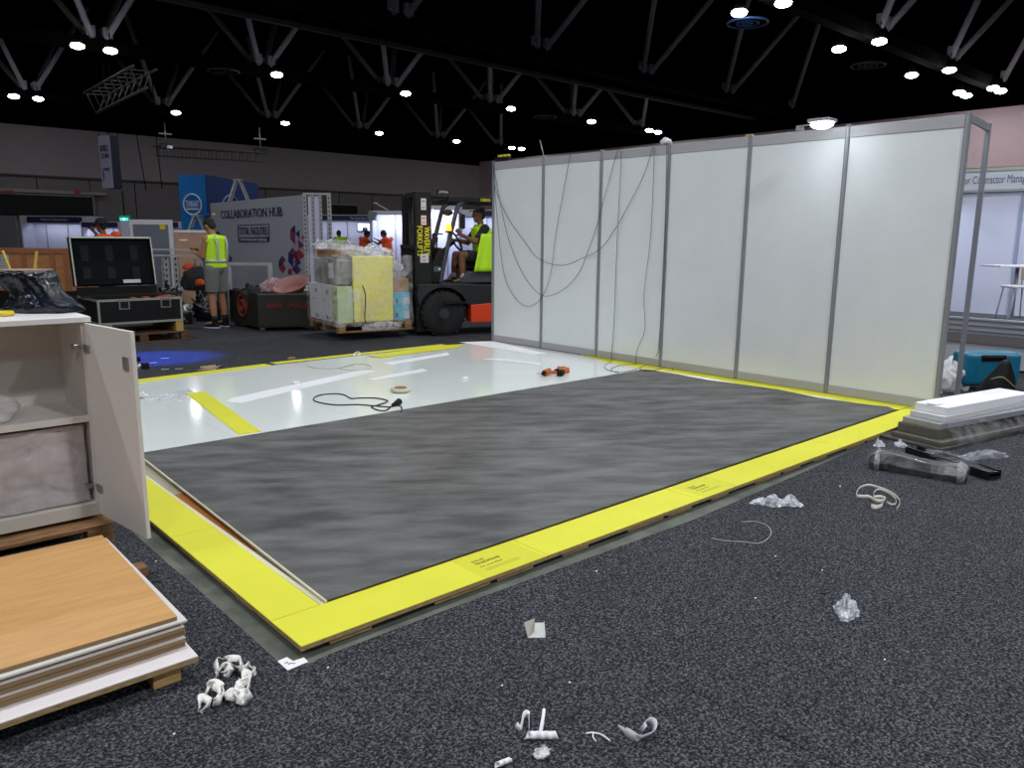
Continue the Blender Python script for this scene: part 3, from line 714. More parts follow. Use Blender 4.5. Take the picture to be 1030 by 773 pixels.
# ------------------------------------------------------------------ litter on the carpet
Zc = .008
def cz(x, y, z=0): p = aZ(x, y, Zc); p.z = Zc+z; return p
st = thing('strap_coil', 'tangled coil of off-white strapping on the carpet at right', 'strap')
def sp(pts, zs, w, nm='strap_loop'):
    P = []
    for i, (a, b) in enumerate(pts): P.append(cz(860+a/12.886, 470+b/12.886, zs[i] if isinstance(zs, list) else zs))
    P = smooth_path(P)
    return ribbon(nm, P, w, mat('strap_white', 'c6c2ba', .5), st, .0015, (0.25, .1, 1))
sp([(20, 360), (60, 300), (170, 268), (290, 300), (400, 340), (510, 400), (580, 480), (540, 575)], [.012, .014, .016, .018, .018, .016, .012, .012], .016)
sp([(20, 350), (20, 400), (90, 410), (180, 415), (260, 460), (350, 470), (390, 440), (330, 415), (240, 420)], .012, .022)
sp([(235, 400), (250, 350), (310, 320), (400, 350), (480, 400), (530, 460), (520, 510), (460, 515), (410, 485)], .014, .012)
sp([(360, 480), (350, 530), (290, 560), (220, 555), (215, 530), (290, 540), (350, 515)], .012, .018)
tag(crumple('clear_bag', cz(779, 508), .135, .05, .055, 'scrap', RZ-.1, 11), 'crumpled clear plastic bag on the carpet below the yellow border', 'plastic bag')
bb = crumple('bubble_wrap_twist', cz(851, 615), .105, .042, .065, 'scrap', RZ+1.2, 17)
tag(bb, 'knotted twist of clear bubble wrap on the carpet at lower right', 'bubble wrap')
for i, (x0, y0, x1, y1) in enumerate(((845, 616, 830, 614), (862, 612, 871, 616))):
    ribbon('wrap_tail', smooth_path([cz(x0, y0, .03), cz((x0+x1)/2, (y0+y1)/2, .015), cz(x1, y1, .003)]), [.03]*6+[.03, .02, .016, .014, .012, .01, .008], 'scrap', bb, .001, (0, 0, 1)) if False else None
tag(MB().tube(smooth_path([cz(690+a/4.295, 470+b/4.295, .003) for a, b in ((110, 310), (160, 320), (250, 326), (310, 332), (350, 315), (368, 285), (350, 255), (300, 238), (240, 240))]), .0022, 6).build('thin_wire', mat('wire_light', 'a3a7a5', .5)), 'thin pale wire curling in a hook on the carpet', 'wire')
tag(MB().prism([(cz(811+a, 490+b).x, cz(811+a, 490+b).y) for a, b in ((0, 0), (6, -2), (8, 2), (2, 4))], .008, .0095).build('dark_chip', mat('chip', '3a4546', .6)), 'small dark green chip near the concrete edge', 'chip') if False else None
# paper pieces
fp = thing('folded_card', 'small folded piece of pale card standing on the carpet', 'card', (0, 0, 0))
def q(a, b, z=0): return cz(480+a/4.468, 600+b/4.468, z)
b0, b1_, b2_ = q(228, 188), q(305, 188), q(300, 128)
up = Vector((0, 0, 1))
MB().extr([b0, b1_, q(300, 120), q(232, 122)], (0, 0, .0015)).build('flat_leaf', mat('card_pale', 'c3c6c2', .7), fp)
MB().extr([q(228, 188), q(258, 160), q(258, 160)+up*.055, q(210, 168)+up*.045], (.001, .001, 0)).build('raised_leaf', mat('card_pale2', 'b2b1a4', .7), fp)
MB().extr([q(300, 120), q(306, 186), q(306, 186)+up*.008, q(300, 120)+up*.008], (.001, 0, 0)).build('folded_edge', 'paper', fp)
cu = thing('paper_curls', 'white wood-shaving-like paper curls left of the wire piece, bottom centre', 'paper')
def curl(cen, ax, R, w, turns, m='paper', par=None, cone=0., nm='curl'):
    ax = Vector(ax).normalized(); a = ax.cross(Vector((0, 0, 1))).normalized(); b = ax.cross(a)
    P = []; n = int(turns*14)
    for i in range(n+1):
        th = i/14*2*math.pi; r = R*(1-cone*i/n)
        P.append(Vector(cen)+ax*(w*.9*i/14)+(a*math.cos(th)+b*math.sin(th))*r+Vector((0, 0, R)))
    return ribbon(nm, P, w, m, par, .001, ax)
curl(q(228, 640), q(325, 640)-q(228, 640), .011, .028, 3.2, par=cu)
ribbon('twist', smooth_path([q(175, 590, .012), q(195, 600, .004), q(210, 570, .03), q(230, 560, .02), q(233, 610, .006)]), .017, 'paper', cu, .001, (.3, .3, 1))
ribbon('flick', smooth_path([q(285, 622, .01), q(293, 600, .03), q(300, 562, .045)]), [.012]*6+[.01]*6+[.002], 'paper', cu, .001, (1, 0, .2))
tag(lump('film_flake', q(290, 712), (.028, .02, .012), 'scrap', None, .4, 2, 17, 4), 'tiny clear film flake below the paper curls', 'plastic scrap')
cu2 = thing('paper_curls', 'small white paper roll at the bottom frame edge, left of the film flake', 'paper')
curl(q(88, 768), q(135, 750)-q(88, 768), .007, .02, 2.5, par=cu2)
wn = thing('wire_piece', 'short forked piece of white wire, bottom centre of the carpet', 'wire')
MB().tube(smooth_path([q(488, 622, .003), q(520, 622, .006), q(560, 632, .006), q(598, 656, .003)]), .0025, 6).build('long_arm', 'paper', wn)
MB().tube(smooth_path([q(522, 622, .005), q(520, 640, .005), q(535, 657, .003)]), .0022, 6).build('short_arm', 'paper', wn)
sw = thing('paper_swirl', 'curled white paper strip with a rolled end, right of the forked wire', 'paper')
ribbon('strip', smooth_path([q(632, 590, .006), q(670, 625, .010), q(720, 655, .012), q(760, 645, .012), q(790, 630, .014), q(795, 600, .02), q(770, 590, .022), q(745, 600, .018), q(752, 615, .012)]), [.006, .008, .01, .012, .014, .016]+[.030]*43, mat('paper_grey', 'c9c8cf', .6), sw, .001, (0.2, -.5, .9))
# tangled paper ribbons near the stack
tn = thing('paper_tangle', 'tangle of torn white paper ribbons beside the board stack', 'paper')
def tq(a, b, z=0): return cz(180+a/7.357, 640+b/7.357, z)
tang = [[(290, 310), (275, 240), (330, 205), (390, 220), (460, 215), (455, 290)], [(290, 335), (300, 290), (350, 275), (380, 300), (320, 325)], [(360, 260), (430, 270), (480, 310), (520, 270), (560, 300), (540, 350)],
        [(470, 390), (490, 330), (540, 320), (500, 380), (450, 370)], [(420, 430), (470, 390), (530, 380), (500, 440), (430, 440)], [(430, 510), (460, 470), (530, 480), (500, 515), (440, 500), (440, 440)],
        [(340, 480), (400, 470), (440, 480), (380, 510), (340, 470), (300, 450)], [(260, 540), (290, 480), (330, 440), (320, 500), (270, 545)], [(195, 500), (215, 430), (260, 415), (320, 440), (290, 500)], [(150, 580), (165, 515), (230, 510), (225, 570), (160, 590)]]
random.seed(5)
for i, ln in enumerate(tang):
    P = smooth_path([tq(a, b, .008+.022*abs(math.sin(j*1.7+i))) for j, (a, b) in enumerate(ln)], 5)
    ribbon('paper_ribbon', P, .024+.006*(i % 3), mat('paper_ribbon', 'eceae6', .7), tn, .0012, [(math.sin(j*.5+i)*.8, math.cos(j*.4+i)*.8, .9) for j in range(len(P))])
lp = thing('paper_label', 'white L-shaped paper label at the near corner of the stand', 'label paper')
MB().prism([(tq(a, b).x, tq(a, b).y) for a, b in ((730, 190), (800, 160), (845, 190), (925, 163), (957, 195), (805, 258))], .0085, .010).build('sheet', 'paper', lp)
MB().tube(smooth_path([tq(a, b, .003) for a, b in ((780, 212), (800, 200), (815, 215), (830, 205), (850, 212), (862, 205))]), .0012, 5).build('pen_mark', 'black', lp)
MB()
random.seed(9)
for i, (x, y) in enumerate(((525, 162), (600, 575), (505, 690), (573, 687), (742, 478+8), (827, 574), (760, 602), (845, 489), (780, 560), (330, 672), (890, 664), (845, 490), (175, 739), (157, 565))):
    if y < 400: continue
    tag(lump('lint_speck', cz(x, y), (.0042, .0035, .0025), mat('lint', 'c2beb2', .8) and 'paper', None, .3, 2, i, 2), 'tiny pale lint speck on the dark carpet', 'lint', 'lint specks on the carpet')
for i, (x, y, l) in enumerate(((165, 467+9, 'tiny white plastic thread on the carpet left of the concrete margin'),)): pass
tag(MB().prism(pz((205, 371.3), (222, 368), (216, 372.2), (198, 372.8), z=.008), .0075, .012).build('wood_scrap', mat('scrap_tan', '9c8a78', .8)), 'thin tan scrap on the carpet beyond the far yellow strip', 'scrap')
tag(MB().prism(pz((201, 369.5), (217, 367.4), (216.5, 370), (202, 370.6), z=.013), .0125, .018).build('wood_scrap', mat('scrap_tan2', 'ab987c', .8)), 'lighter tan scrap lying on the first one beyond the yellow strip', 'scrap')
tag(lump('brown_scrap', aZ(293, 361.5, .008), (.05, .03, .02), 'card', None, .3, 2, 3, 3), 'small brown scrap by the far yellow strip', 'scrap')
for i, (x, y) in enumerate(((154, 365), (166, 360.5), (180, 371), (166, 371.5))):
    tag(MB().bar(aZ(x-4, y+.4, .009), aZ(x+4, y-.2, .009), .012, .002).build('film_thread', 'paper'), 'thin plastic shred lying in the blue light pool', 'plastic scrap', 'shreds in the blue light pool')

# ================================================================== BACKGROUND
def frame(D, x0, y0, x1, y1):
    """camera-facing upright rectangle seen between two pixels at distance D: (ground point, width, z0, z1)"""
    a, b = aD(x0, y0, D), aD(x1, y1, D)
    m = aD((x0+x1)/2, y0, D)
    return Vector((m.x, m.y, 0)), (Vector((b.x, b.y, 0))-Vector((a.x, a.y, 0))).length, b.z, a.z
def fbox(D, x0, y0, x1, y1, dep=.05, z0=None, z1=None):
    p, w, a, b = frame(D, x0, y0, x1, y1)
    return p, w, (a if z0 is None else z0), (b if z1 is None else z1), dep
GZ = .0075
# ---- roof trusses -----------------------------------------------------------
def truss(Y, z, lab, xs, s=2.2, w=2.5, dz=3.8, r=.105, ch=.42, far=True):
    t = thing('roof_truss', lab, 'truss', (0, Y, z))
    MB().bx(xs[0]-6, HX1-.05, -.2, .2, -.25, ch-.25).build('bottom_chord', 'trussk', t)
    for q_ in (-1, 1): MB().bx(xs[0]-6, HX1-.05, q_*w-.12, q_*w+.12, dz-.1, dz+.15).build('top_chord', 'trussk', t)
    for x in xs:
        MB().bx(x-.45, x+.45, -.22, .22, -.262, ch-.2).build('node_plate', 'trussg' if False else 'trussk', t)
        for sx in (-1, 1):
            for sy in (-1, 1):
                if x+sx*s > HX1-.3 or (sy > 0 and not far): continue
                MB().cyl((x+sx*.22, sy*.2, ch-.25), (x+sx*s, sy*w, dz), r, r, 10).build('strut', 'trussg' if sy < 0 else mat('truss_shaded', '5a5550', .8), t)  # far struts get a darker grey, their dimness put into the colour
                MB().box((x+sx*.27, sy*.22, ch-.06), (.28, .2, .34)).build('strut_shoe', 'trussg', t)
xs_ = [7.15+5.95*k for k in range(-1, 6)]
truss(41.2, 8.0, 'roof truss farthest from the camera, small V struts just above the back wall', [x+.3 for x in xs_[:-1]]+[36.9])
truss(28.4, 8.0, 'roof truss beneath which the middle row of lamps glows', xs_)
truss(18.85, 8.0, 'roof truss hanging in front of the dark bulkhead, struts cut by the frame top', [1.0]+xs_, far=False)
truss(9.4, 8.0, 'nearest roof truss, at the upper right, carrying paired lamps', xs_, far=False)
# ---- lamps --------------------------------------------------------------------
def lamp(p, lab, group=None, P=150., col=(.93, .965, 1.), r=.22, proto=[None], omni=False):
    if proto[0] is None:
        t = thing('high_bay_lamp', lab, 'lamp', p, 0, group)
        MB().cyl((0, 0, .06), (0, 0, .32), .16, .09, 20).build('housing', 'trussk', t)
        MB().cyl((0, 0, .32), (0, 0, .55), .02, .02, 8).build('hanger', 'trussk', t)
        MB().cyl((0, 0, -.02), (0, 0, .08), .20, .14, 20).build('reflector', 'trussk', t)
        MB().ell((0, 0, -.02), (r, r, .10), 16).build('lens', 'lens', t)
        proto[0] = t
    else:
        t = dup(proto[0], p, 0, lab, group)
    if P:
        l = bpy.data.lights.new('lamp_light', 'POINT' if omni else 'AREA')
        if omni: l.shadow_soft_size = .22
        else: l.shape = 'DISK'; l.size = .36
        l.energy = P; l.color = col
        o = bpy.data.objects.new('lamp_light', l); COL.objects.link(o); o.location = (p[0], p[1], p[2]-(.4 if omni else .16))
    return t
LP = [(13.9, 96.5, 'B'), (38.4, 99, 'B'), (177, 113, 'B'), (286.7, 123.7, 'B'), (381.4, 133.8, 'B'), (459.2, 142, 'B'), (514.8, 148.5, 'B'), (524.7, 149.5, 'B'),
      (77.8, 45.5, 'A'), (111, 50.5, 'A'), (278.4, 74.7, 'A'), (408, 93.7, 'A'), (514, 109, 'A'), (594.9, 122, 'A'), (653, 131, 'A'), (661.8, 132.8, 'A'),
      (743.5, 12, 'D'), (788, 2.4, 'D'), (844, 48.8, 'D'), (884.6, 41.2, 'D'), (917, 75.2, 'D'), (955, 70.1, 'D'), (965, 92.7, 'D'), (972, 95.7, 'D'), (999, 88.2, 'D'), (1006.5, 91.2, 'D')]
NM = {'B': 'farthest', 'A': 'middle', 'D': 'near right'}
cnt = {'A': 0, 'B': 0, 'D': 0}
ordn = ['first', 'second', 'third', 'fourth', 'fifth', 'sixth', 'seventh', 'eighth', 'ninth', 'tenth']
POW = {'A': 32, 'B': 22, 'D': 100}
for x, y, k in LP:
    p = aZ(x, y, 7.62)
    lamp(p, 'glowing white hall lamp, %s from the left in the %s roof truss row' % (ordn[cnt[k]], NM[k]), 'lamps of the %s roof truss' % NM[k], POW[k] if x < 960 else 25); cnt[k] += 1
i = 0
for (x, y, pw_) in ((4, 18.8, 40), (0, 9.4, 90), (6.5, 9.6, 90), (12, 9.4, 120), (-6, 1., 440), (-11, 5, 560), (0, 1.6, 150), (6.2, 1., 200), (12.5, .6, 200), (-4, -6, 430), (2, -6, 260), (9, -6, 260), (-4, -12, 200), (5, -12, 260), (-8, 18, 40)):  # lamp farthest left is added to brighten the partition wall
    lamp(Vector((x, y, 7.62)), 'hall lamp hanging outside the picture above the stand', 'hall lamps above and behind the camera', pw_, omni=x < -1)
# disc-shaped roof speakers seen as faint rings
for i, (x, y, lb) in enumerate(((752, 23, 'flat round blue disc hanging beside the top right lamps'), (873, 66, 'dark flat disc hanging below the upper right truss'), (225, 72, 'dark flat disc hanging near the upper left lamps'), (548, 118, 'dark flat disc hanging between the centre lamps'))):
    p = aZ(x, y, 7.6)
    t = thing('ceiling_disc', lb, 'ceiling disc', p)
    m_ = mat('disc_blue', '3a5a90', .5) if i == 0 else mat('disc_dark', '3a3a3a', .7)  # first disc coloured blue, the rest dark grey
    for R1 in (.55, .3, .12): MB().ring((0, 0, 0), R1, .035, seg=28).build('ring', m_, t)
    MB().cyl((0, 0, 0), (0, 0, .4), .02, .02, 6).build('hanger', 'trussk', t)
# small lattice trusses
def lattice(a, b, w, m, lab, n=10, nm='lattice_truss'):
    a, b = Vector(a), Vector(b); t = thing(nm, lab, 'truss', a); b = b-a; d = b.normalized(); s = d.cross(Vector((0, 0, 1))).normalized(); u = s.cross(d)
    c = [s*w/2, -s*w/2, u*w*-.85]
    for q_ in c: MB().tube([q_, q_+b], .03, 6).build('rail', m, t)
    for k in range(n):
        p = b*k/n; p2 = b*(k+.5)/n; p3 = b*(k+1)/n
        mb = MB()
        for x in range(3):
            mb.tube([p+c[x], p2+c[(x+1) % 3]], .014, 5)
        mb.build('brace', m, t)
    return t
lattice(aD(94.5, 96, 20), aD(146, 68, 18), .5, mat('lattice_dull', '4a4844', .6, .3), 'dark lattice truss hanging at a slant under the upper left lamps', 8)
lattice(aD(157, 148, 34), aD(264, 154, 33), .42, mat('lattice_dull', '4a4844'), 'thin lattice truss hanging level in front of the pale back wall', 14)
for i, (x, y) in enumerate(((167, 146), (262, 151))):
    p = aD(x, y, 33.5)
    t = thing('stage_lantern', ('black stage lantern on the left end of the level lattice truss', 'black stage lantern on the right end of the level lattice truss')[i], 'stage light', p)
    MB().box((0, 0, -.05), (.5, .25, .22)).build('housing', 'blackg', t, .03)
    MB().cyl((.0, 0, .05), (0, 0, .9), .02, .02, 6).build('hanger', 'alu', t)
    MB().box((.0, 0, .45), (.5, .1, .05)).build('yoke', 'alu', t)
for i, (x, y, x2, y2, lb) in enumerate(((132, 105, 147, 192, 'thin dark rigging wire hanging left of the blue banner'), (158, 147, 163, 190, 'thin dark rigging wire hanging nearest the blue banner'))):
    tag(MB().tube([Vector((aD(x, y, 33).x, aD(x, y, 33).y, 12.98)), aD(x, y, 33), aD(x2, y2, 33)], .02, 5).build('rigging_wire', 'trussk'), lb, 'wire')
bl = thing('stage_lantern', 'lantern added out of view, left of the picture, to cast the blue light pool on the carpet', 'stage light', (-4.5, 9.4, 7.3))  # unseen lantern, added only to cast the blue pool
MB().cyl((0, 0, .0), (0, 0, .3), .12, .10, 14).build('housing', 'alu', bl)
sl = bpy.data.lights.new('blue_spot', 'SPOT'); sl.energy = 21000; sl.color = (.02, .10, 1.); sl.spot_size = math.radians(9); sl.spot_blend = .6; sl.shadow_soft_size = .08
so = bpy.data.objects.new('blue_spot', sl); COL.objects.link(so); so.location = Vector(bl.location)-Vector((0, 0, .15))
tg = aZ(141, 362, 0); so.rotation_euler = (tg-so.location).to_track_quat('-Z', 'Y').to_euler()
# ---- hanging banner ------------------------------------------------------------
D = 26
A, B, C_ = aD(101.5, 165, D+.35), aD(112.5, 165, D), aD(121, 165, D+.55)
zt_, zb_ = aD(110.5, 135.8, D).z, aD(114.7, 189.2, D).z
hb = thing('hanging_banner', 'white and navy box banner hanging at upper left before the back wall', 'banner', (B.x, B.y, zb_))
H = zt_-zb_
def L3(P): return Vector((P.x-B.x, P.y-B.y, 0))
a_, c_ = L3(A), L3(C_); d_ = a_+c_
MB().prism([(0, 0), (a_.x, a_.y), (d_.x, d_.y), (c_.x, c_.y)], 0, H).build('box_body', mat('banner_navy', '15183c', .6), hb)
nrm = Vector((a_.y, -a_.x, 0)).normalized()
if nrm.dot(Vector((F_[0], F_[1], 0))) > 0: nrm = -nrm
MB().extr([nrm*.005, a_+nrm*.005, a_+nrm*.005+Vector((0, 0, H)), nrm*.005+Vector((0, 0, H))], nrm*.01).build('white_face', mat('banner_white', 'dcdaf0', .6, c2='d6d4ea'), hb)
xd = -a_.normalized(); o0 = a_+nrm*.02
wl = a_.length
text('banner_text', 'BUILD', o0+xd*wl*.15+Vector((0, 0, H*.70)), xd, (0, 0, 1), wl*.7, H*.12, 'navy', hb, .01)
text('banner_text', 'CLEAN', o0+xd*wl*.15+Vector((0, 0, H*.57)), xd, (0, 0, 1), wl*.7, H*.10, 'navy', hb, .01)
text('banner_text', 'energy', o0+xd*wl*.34+Vector((0, 0, H*.31)), xd, (0, 0, 1), wl*.5, H*.08, mat('banner_blue_text', '3b46a8', .6), hb, .01)
MB().extr([o0+xd*wl*x+Vector((0, 0, H*z)) for x, z in ((.15, .40), (.22, .36), (.27, .24), (.22, .12), (.16, .25))], nrm*.004).build('flame_logo', mat('banner_blue_text', '3b46a8'), hb)
for P in (Vector((0, 0, 0)), a_, d_, c_): MB().tube([P+Vector((0, 0, H)), P*.6+Vector((0, 0, H+2.2))], .012, 5).build('suspension_wire', 'trussk', hb)

# ---- generic upright panels ------------------------------------------------------
def upright(name, label, cat, D, x0, y0, x1, y1, m, dep=.06, z0=None, rz=None, frm=None, fw=.05):
    p, w, a, b, _ = fbox(D, x0, y0, x1, y1, dep, z0=z0)
    t = thing(name, label, cat, p, RZ if rz is None else rz)
    MB().bx(-w/2, w/2, 0, dep, a, b).build('panel', m, t)
    if frm:
        for s_ in (-1, 1): MB().bx(s_*w/2-fw/2, s_*w/2+fw/2, -.01, dep+.01, a, b+fw/2).build('frame_post', frm, t)
        MB().bx(-w/2+fw/2, w/2-fw/2, -.01, dep+.01, b-fw, b+fw/2).build('frame_rail', frm, t)
    return t, w, a, b
# black drape band + trim on the back wall
for (x0, x1, z0, z1, lb) in ((2., 10.6, 2.5, 3.5, 'wide black screen band below the rail on the left back wall'), (24.9, 27.0, 3.1, 3.62, 'shorter black screen band seen above the far booths behind the wrapped load')):
    t = thing('black_screen', lb, 'screen', (x0, 44.7, 0))
    MB().bx(0, x1-x0, 0, .1, z0, z1).build('screen', 'black', t)
    MB().bx(0, x1-x0+.1, -.02, .12, z1, z1+.09).build('top_frame', mat('frame_dull', '77756c', .6), t); MB().bx(x1-x0, x1-x0+.1, -.02, .12, 0, z1).build('frame_post', mat('frame_dull', '77756c', .6), t)
    MB().bx(0, .06, 0, .1, 0, z0).build('leg', mat('frame_dull', '77756c', .6), t)
for x, lb in ((10, 'small red marker on the wall rail, the left one'), (78, 'small red marker on the wall rail, the right one')):
    p = aY(x, 193, HY1-.45); tag(MB().box(p, (.3, .099, .14)).build('red_marker', 'redspot'), lb, 'marker')
# far left booth
def fbooth(name, label, D, x0, y0, x1, ybot_, fas, m='booth', navyx=None, txt=None, seams=(), lit=None):
    p, w, a, b = frame(D, x0, y0, x1, ybot_)
    t = thing(name, label, 'exhibition booth', p, RZ)
    MB().bx(-w/2, w/2, .9, .95, 0.01, b-fas).build('back_wall', m, t)
    for s_ in (-1, 1): MB().bx(s_*w/2-.03, s_*w/2+.03, 0, .95, 0.01, b).build('side_wall', m, t)
    MB().bx(-w/2, w/2, -.04, 0, b-fas, b).build('fascia', 'boothw', t)
    if navyx: MB().bx(-w/2+w*navyx[0], -w/2+w*navyx[1], -.06, -.041, b-fas*.88, b-fas*.1).build('fascia_band', 'navy', t)
    for q_ in seams: MB().bx(-w/2+w*q_-.02, -w/2+w*q_+.02, .87, .9, 0.01, b-fas).build('panel_seam', mat('seam_dull', '8d90a0', .6), t)
    if txt:
        text('fascia_text', txt[0], (-w/2+w*txt[1], -.065, b-fas*.68), (1, 0, 0), (0, 0, 1), w*txt[2], fas*.36, 'boothw' if navyx else 'navy', t, .005)
    if lit:
        l = bpy.data.lights.new('booth_light', 'AREA'); l.size = w*.8; l.shape = 'RECTANGLE'; l.size_y = .25; l.energy = lit; l.color = (.80, .86, 1.)
        o = bpy.data.objects.new('booth_light', l); COL.objects.link(o); o.parent = t; o.location = (0, .35, b-fas-.03); o.rotation_euler = (math.radians(25), 0, 0)
        MB().bx(-w*.4, w*.4, .3, .4, b-fas-.02+.0, b-fas+.03).build('strip_lamp', 'booth', t)
    return t
fbooth('exhibition_booth', 'white booth with navy fascia left of the curly-haired person', 34, 18, 217, 94, 262, .33, navyx=(.10, .87), txt=('Refrigeration & Lighting Industries', .30, .37), seams=(.18, .49), lit=9)
upright('grey_partition', 'plain grey partition at the far left frame edge', 'partition', 33, -20, 217, 17.5, 262, mat('grey_part', '85828a', .8), z0=.01)
fbooth('exhibition_booth', 'small white booth with a navy fascia half hidden by the curly-haired person', 28, 80, 223, 121, 262, .22, navyx=(.02, .98), seams=(.5,), lit=5)
upright('white_partition', 'narrow white partition left of the grey pinboard', 'partition', 20, 119, 222, 130, 262, 'booth', z0=.01)
t, w, a, b = upright('pinboard', 'grey pinboard screen with a white frame and a yellow sticker', 'pinboard', 17, 130, 222.5, 172, 262, 'pin', .05, z0=.01, frm='boothw', fw=.07)
MB().bx(w/2-.22, w/2-.1, -.012, -.0002, b-.17, b-.06).build('yellow_sticker', mat('sticker_yellow', 'd8c020', .6), t)
fbooth('exhibition_booth', 'small far booth with navy fascia and notice squares beside the blue banner', 30, 172, 223, 187, 262, .25, navyx=(.02, .5), seams=(.5,))
t, w, a, b = upright('brown_board', 'brown cork board with a white top edge behind the standing worker', 'pinboard', 15.5, 173, 234, 214, 300, 'pinb', .05, z0=.1)
MB().bx(-w/2, w/2, -.01, .06, b, b+.05).build('top_edge', 'boothw', t); MB().bx(-w/2+.1, -w/2+.25, -.008, -.0005, b-.16, b-.13).build('label', 'paper', t)
MB().bx(w*.2, w*.29, -.008, -.0005, b-.66, b-.42).build('blue_notice', mat('notice_blue', '1c3a9c', .6), t)
MB().bx(-w/2, w/2, 0, .05, .0075, .1).build('foot', 'booth', t)
# exit signs
for i, (x0, y0, x1, y1, lb) in enumerate(((119.5, 218, 129.8, 222.4, 'green running-man exit sign above the narrow white partition'), (182, 219, 187, 222.6, 'green exit sign partly hidden by the blue banner'))):
    p, w, a, b = frame(38, x0, y0, x1, y1)
    t = thing('exit_sign', lb, 'exit sign', (p.x, p.y, a), RZ)
    MB().bx(-w/2, w/2, 0, .1, 0, b-a+.05).build('sign_box', mat('exit_dark', '0c6a58', .5, emit='0c8a70', es=.5), t)
    MB().bx(-w*.42, w*.42, -.01, -.0005, .02, (b-a)*.72).build('lit_panel', 'exitg', t)
    MB().bx(-w*.1, w*.1, -.02, -.0105, .03, (b-a)*.68).build('figure', 'screen', t)
    MB().bx(-.02, .02, .03, .07, b-a+.051, b-a+1.2).build('hanger', 'trussk', t)
# blue banner tower
D = 27.5
P1, P2, P3 = aD(183, 230, D+.25), aD(209.5, 230, D), aD(261, 230, D+4.4)
ztw = aD(209.5, 176, D).z
bt = thing('banner_tower', 'tall blue box banner tower with a round white logo', 'banner', (P2.x, P2.y, GZ))
a_, c_ = P1-P2, P3-P2; a_.z = c_.z = 0; d_ = a_+c_
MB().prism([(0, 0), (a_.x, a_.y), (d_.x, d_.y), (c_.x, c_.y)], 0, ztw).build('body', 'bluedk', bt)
n1 = Vector((a_.y, -a_.x, 0)).normalized(); n1 = n1 if n1.dot(Vector((F_[0], F_[1], 0))) < 0 else -n1
n2 = Vector((c_.y, -c_.x, 0)).normalized(); n2 = n2 if n2.dot(Vector((F_[0], F_[1], 0))) < 0 else -n2
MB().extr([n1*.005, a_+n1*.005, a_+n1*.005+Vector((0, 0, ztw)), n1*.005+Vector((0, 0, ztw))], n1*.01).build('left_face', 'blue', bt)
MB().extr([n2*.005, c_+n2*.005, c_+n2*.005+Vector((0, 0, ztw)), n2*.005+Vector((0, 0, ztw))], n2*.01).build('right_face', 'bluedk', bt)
xd1 = -a_.normalized(); wl = a_.length; zc = aD(195, 206.5, D+.5).z; cc = a_*.52+n1*.03; cc.z = zc
MB().ring(cc, .35, .026, xd1, (0, 0, 1)).build('logo_ring', 'paper', bt)
text('logo_text', 'TENNANT', cc+Vector((0, 0, -.09))-xd1*.26, xd1, (0, 0, 1), .52, .22, 'paper', bt, .01)
MB().extr([cc+xd1*x+Vector((0, 0, z)) for x, z in ((-.24, -.18), (.24, -.18), (.24, -.13), (-.24, -.13))], n1*.01).build('logo_bar', 'paper', bt)
xd2 = c_.normalized(); cc2 = c_*.42+n2*.03; cc2.z = aD(232, 220, D+1.5).z-.1
MB().ring(cc2, .95, .03, xd2, (0, 0, 1)).build('logo_ring', mat('logo_grey', '9ab4d0', .6), bt)
text('logo_text', 'TENNANT', cc2-xd2*.6+Vector((0, 0, .12)), xd2, (0, 0, 1), 1.2, .42, mat('logo_grey', '9ab4d0'), bt, .01)
# ladders
def ladder(D, xt, yt, xb0, xb1, yb, lab):
    T = aD(xt, yt, D); a, b = aD(xb0, yb, D), aD(xb1, yb, D)
    zb = 0.0075; k = (T.z-zb)/(T.z-a.z)
    t = thing('step_ladder', lab, 'ladder', (T.x, T.y, zb), RZ); h = T.z-zb
    sp_ = ((Vector((b.x, b.y))-Vector((a.x, a.y))).length/2)*k
    for sx in (-1, 1):
        for yy in (-.2, .2):
            MB().bar((sx*.06, yy*.5, h), (sx*sp_, yy, .0), .022, .05).build('rail', mat('ladder_alu', 'b4b2ac', .4, .3), t)
    n = int(h/.3)
    for j in range(1, n):
        zz = h-j*.3; x = .06+(sp_-.06)*(j*.3/h); yy = .1+.1*j*.3/h
        MB().bx(-x-.03, -x+.03, -yy, yy, zz-.015, zz+.015).build('step', mat('ladder_alu', 'a7a49c'), t)
    MB().bx(-.12, .12, -.14, .14, h, h+.05).build('top_cap', 'alu', t)
ladder(23, 198, 218, 190, 206, 236, 'aluminium step ladder standing before the round logo on the blue banner')
ladder(25.2, 239.5, 182, 232.5, 247, 201, 'tall aluminium step ladder rising behind the white hub wall')
# ---- collaboration hub wall -----------------------------------------------------
hx = 6.1
zt_ = 2.45
Pn = aZ(304, 196.5, 2.45); Pf = aZ(211.4, 205, 2.45)
hv = (Pf-Pn); hv.z = 0; hl = hv.length; hd = hv.normalized()
hn = Vector((-hd.y, hd.x, 0)); hn = hn if hn.dot(Vector((F_[0], F_[1], 0))) < 0 else -hn
hw = thing('hub_display', 'large pale grey display wall lettered COLLABORATION HUB', 'display wall', (Pn.x, Pn.y, GZ))
MB().extr([Vector((0, 0, .02)), hd*hl+Vector((0, 0, .02)), hd*hl+Vector((0, 0, zt_)), Vector((0, 0, zt_))], -hn*.06).build('panel', 'hub', hw)
hxd = -hd
def hp_(px, py):      # pixel -> local point on the wall plane
    d = _ray(px, py); o = Vector((CX, CY, HC)); dv = Vector(d[:3])
    t_ = (Pn-o).dot(hn)/dv.dot(hn); p = o+dv*t_
    return p-Vector((Pn.x, Pn.y, GZ))+hn*.012
